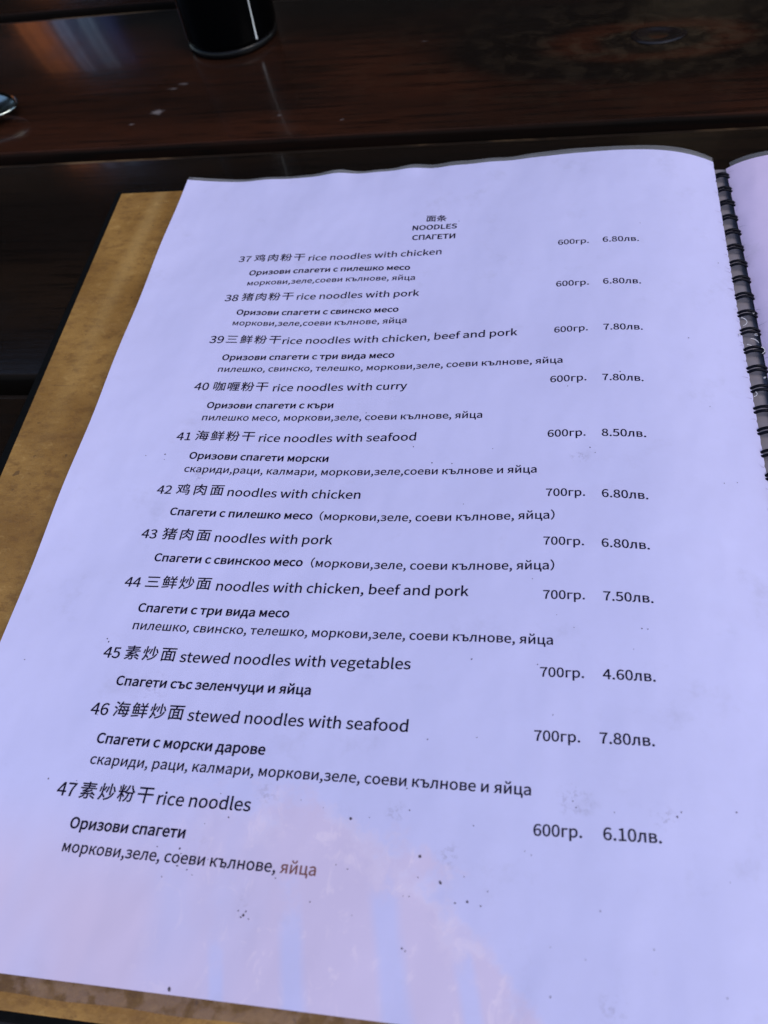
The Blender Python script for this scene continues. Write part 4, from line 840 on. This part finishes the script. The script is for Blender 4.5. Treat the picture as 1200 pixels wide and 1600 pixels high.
V, F = [], []
for i in range(15):
    t_ = i / 14; a = radians(-43 + 5 * t_); w = (0.018 + 0.018 * sin(pi * t_) + 0.03 * exp(-((t_ - 0.02) / 0.05) ** 2)) ; zz = 0.62 + 11.2 * t_
    for s_ in (-1, 0, 1):
        b_ = a + s_ * w / R
        V.append(((R + (0.035 if s_ == 0 else 0.002)) * cos(b_), (R + (0.035 if s_ == 0 else 0.002)) * sin(b_), zz))
for i in range(14):
    for k in range(2):
        F.append((3 * i + k, 3 * i + k + 1, 3 * i + 4 + k, 3 * i + 3 + k))
m = M('pale_highlight'); m.set(Base_Color=(0.75, 0.76, 0.74, 1), Roughness=0.35)  # pale strip stands in for the light streak on the glass
link('highlight_strip', mesh('highlight_strip', V, F), m.m, bottle)

# ------------------------------------------------------------ spoon
spoon = thing('spoon', 'polished steel spoon with its rounded tip poking in at the upper left edge', 'spoon', (-14.95, 38.1, 0.0))
def spoon_bowl():
    V, F = [], []
    nr, na = 12, 56
    def shape(t, a):
        x = 3.15 * t * cos(a); y = 1.62 * t * sin(a) * (1 - 0.10 * cos(a))
        return x, y
    for layer, (dz, top) in enumerate(((0.0, True), (-0.10, False))):
        for i in range(nr + 1):
            t = i / nr
            for k in range(na):
                a = 2 * pi * k / na
                x, y = shape(t if top else t, a)
                z = 0.12 + 0.62 * t ** 2.2 + dz * (1 - 0.3 * t)
                V.append((x, y, z))
    L = (nr + 1) * na
    for i in range(nr):
        for k in range(na):
            k2 = (k + 1) % na
            F.append((i * na + k, (i + 1) * na + k, (i + 1) * na + k2, i * na + k2))
            F.append((L + i * na + k, L + i * na + k2, L + (i + 1) * na + k2, L + (i + 1) * na + k))
    for k in range(na):
        k2 = (k + 1) % na
        F.append((nr * na + k, L + nr * na + k, L + nr * na + k2, nr * na + k2))
    return mesh('bowl', V, F)
link('bowl', spoon_bowl(), mat_steel, spoon)
V, F = [], []
for i in range(14):
    t = i / 13; x = -3.0 - 11.5 * t
    w = 0.5 - 0.15 * sin(pi * min(1, t * 1.6)) + 0.45 * t ** 2; z = 0.72 + 0.75 * sin(pi * min(1, t * 1.1)) * (1 - t) - 0.5 * t
    V += [(x, -w, z), (x, w, z), (x, w * 0.9, z - 0.16), (x, -w * 0.9, z - 0.16)]
for i in range(13):
    for k in range(4):
        F.append((4 * i + k, 4 * i + (k + 1) % 4, 4 * i + 4 + (k + 1) % 4, 4 * i + 4 + k))
F += [(3, 2, 1, 0), (52, 53, 54, 55)]
link('handle', mesh('handle', V, F), mat_steel, spoon)

# ------------------------------------------------------------ ground and unseen dark screen added to block sky from the varnish
def box_part(name, x0, x1, y0, y1, z0, z1, mat, parent): return link(name, bevel_box(name, x0, x1, y0, y1, z0, z1, 0.3, 1), mat, parent, smooth=False)
m = M('paving'); n = m.noise(m.coord(), 6, 6)
m.link(m.mix(n, (0.12, 0.11, 0.10), (0.20, 0.18, 0.17)), m.b.inputs['Base Color']); m.set(Roughness=0.85)
me = mesh('ground', [(-3000, -3000, -74), (3000, -3000, -74), (3000, 3000, -74), (-3000, 3000, -74)], [(0, 1, 2, 3)])
g = link('ground', me, m.m, None, smooth=False); g['kind'] = 'structure'

m = M('added_dark_timber'); n = m.noise(m.coord((0.2, 1, 1)), 12, 4)
m.link(m.mix(n, (0.006, 0.005, 0.004), (0.014, 0.010, 0.008)), m.b.inputs['Base Color']); m.set(Roughness=0.8); mat_dark = m.m
screen = thing('light_blocker', 'unseen dark canopy and back wall added to block sky from the varnished table', 'canopy', (0, 300, -74))
for k in range(11):
    box_part('blocker_wall_board', -380, 380, 0, 4, 2 + k * 22, 23.5 + k * 22, mat_dark, screen)
for k in range(8):
    box_part('blocker_roof_board', -380, 380, -176 + k * 24, -153 + k * 24, 232, 236, mat_dark, screen)

m = M('added_tan_timber'); n = m.noise(m.coord((1, 1, 0.2)), 8, 4)
m.link(m.mix(n, (0.14, 0.09, 0.045), (0.22, 0.15, 0.085)), m.b.inputs['Base Color']); m.set(Roughness=0.7)
box_part('added_post', 52, 80, -22, -1, 0, 232, m.m, screen)  # unseen upright added for the pale streak mirrored in the varnish
def cloth(label, x0, x1, y, top, col):  # unseen cloths added for the coloured streaks mirrored in the varnish
    V, F = [], []; n = 40
    for j in range(9):
        t = j / 8
        for i in range(n + 1):
            s_ = i / n
            V.append((x0 + (x1 - x0) * s_, y + 0.35 * sin(s_ * 2 * pi * max(1, (x1 - x0) / 2)) * (0.5 + 0.5 * t), -28 + (top + 28) * (1 - t)))
    for j in range(8):
        for i in range(n):
            a = j * (n + 1) + i; F.append((a, a + n + 1, a + n + 2, a + 1))
    mm = M('reflected_weave'); q = mm.noise(mm.coord(), 9, 4)
    mm.link(mm.mix(q, tuple(c * 0.85 for c in col), col), mm.b.inputs['Base Color']); mm.set(Roughness=0.85)
    me = mesh('reflection_cloth', V, F)
    o = link('reflection_cloth', me, mm.m)
    o['label'] = label; o['category'] = 'cloth'; o['group'] = 'unseen cloths added for mirrored streaks'
added_chair = thing('added_chair', 'unseen dark chair added beyond the table to carry the mirrored cloths', 'added_chair', (-37, 93, -74))  # unseen chair added to carry the cloths that the varnish mirrors
for x in (-22, 22):
    box_part('added_rear_leg', x - 1.8, x + 1.8, -2, 2, 0, 94, mat_dark, added_chair)
    box_part('added_front_leg', x - 1.8, x + 1.8, 38, 42, 0, 43, mat_dark, added_chair)
box_part('added_seat', -24, 24, -1.9, 43, 43.2, 47, mat_dark, added_chair)
box_part('added_top_rail', -20, 20, -1.2, 1.2, 84, 93.5, mat_dark, added_chair)
cloth('unseen orange cloth added for the mirrored orange streak, leftmost of the four', -41.8, -37.9, 90, 21.5, (0.80, 0.22, 0.06))
cloth('unseen dark navy cloth added behind the two pale cloths as mirrored backdrop', -37.7, -30.5, 91.2, 21.0, (0.05, 0.07, 0.20))
cloth('unseen pale blue cloth added for the first mirrored blue streak', -36.9, -35.4, 89.2, 21.5, (0.40, 0.46, 0.64))
cloth('unseen grey blue cloth added for the second mirrored blue streak', -33.9, -32.2, 89.2, 21.0, (0.32, 0.40, 0.52))
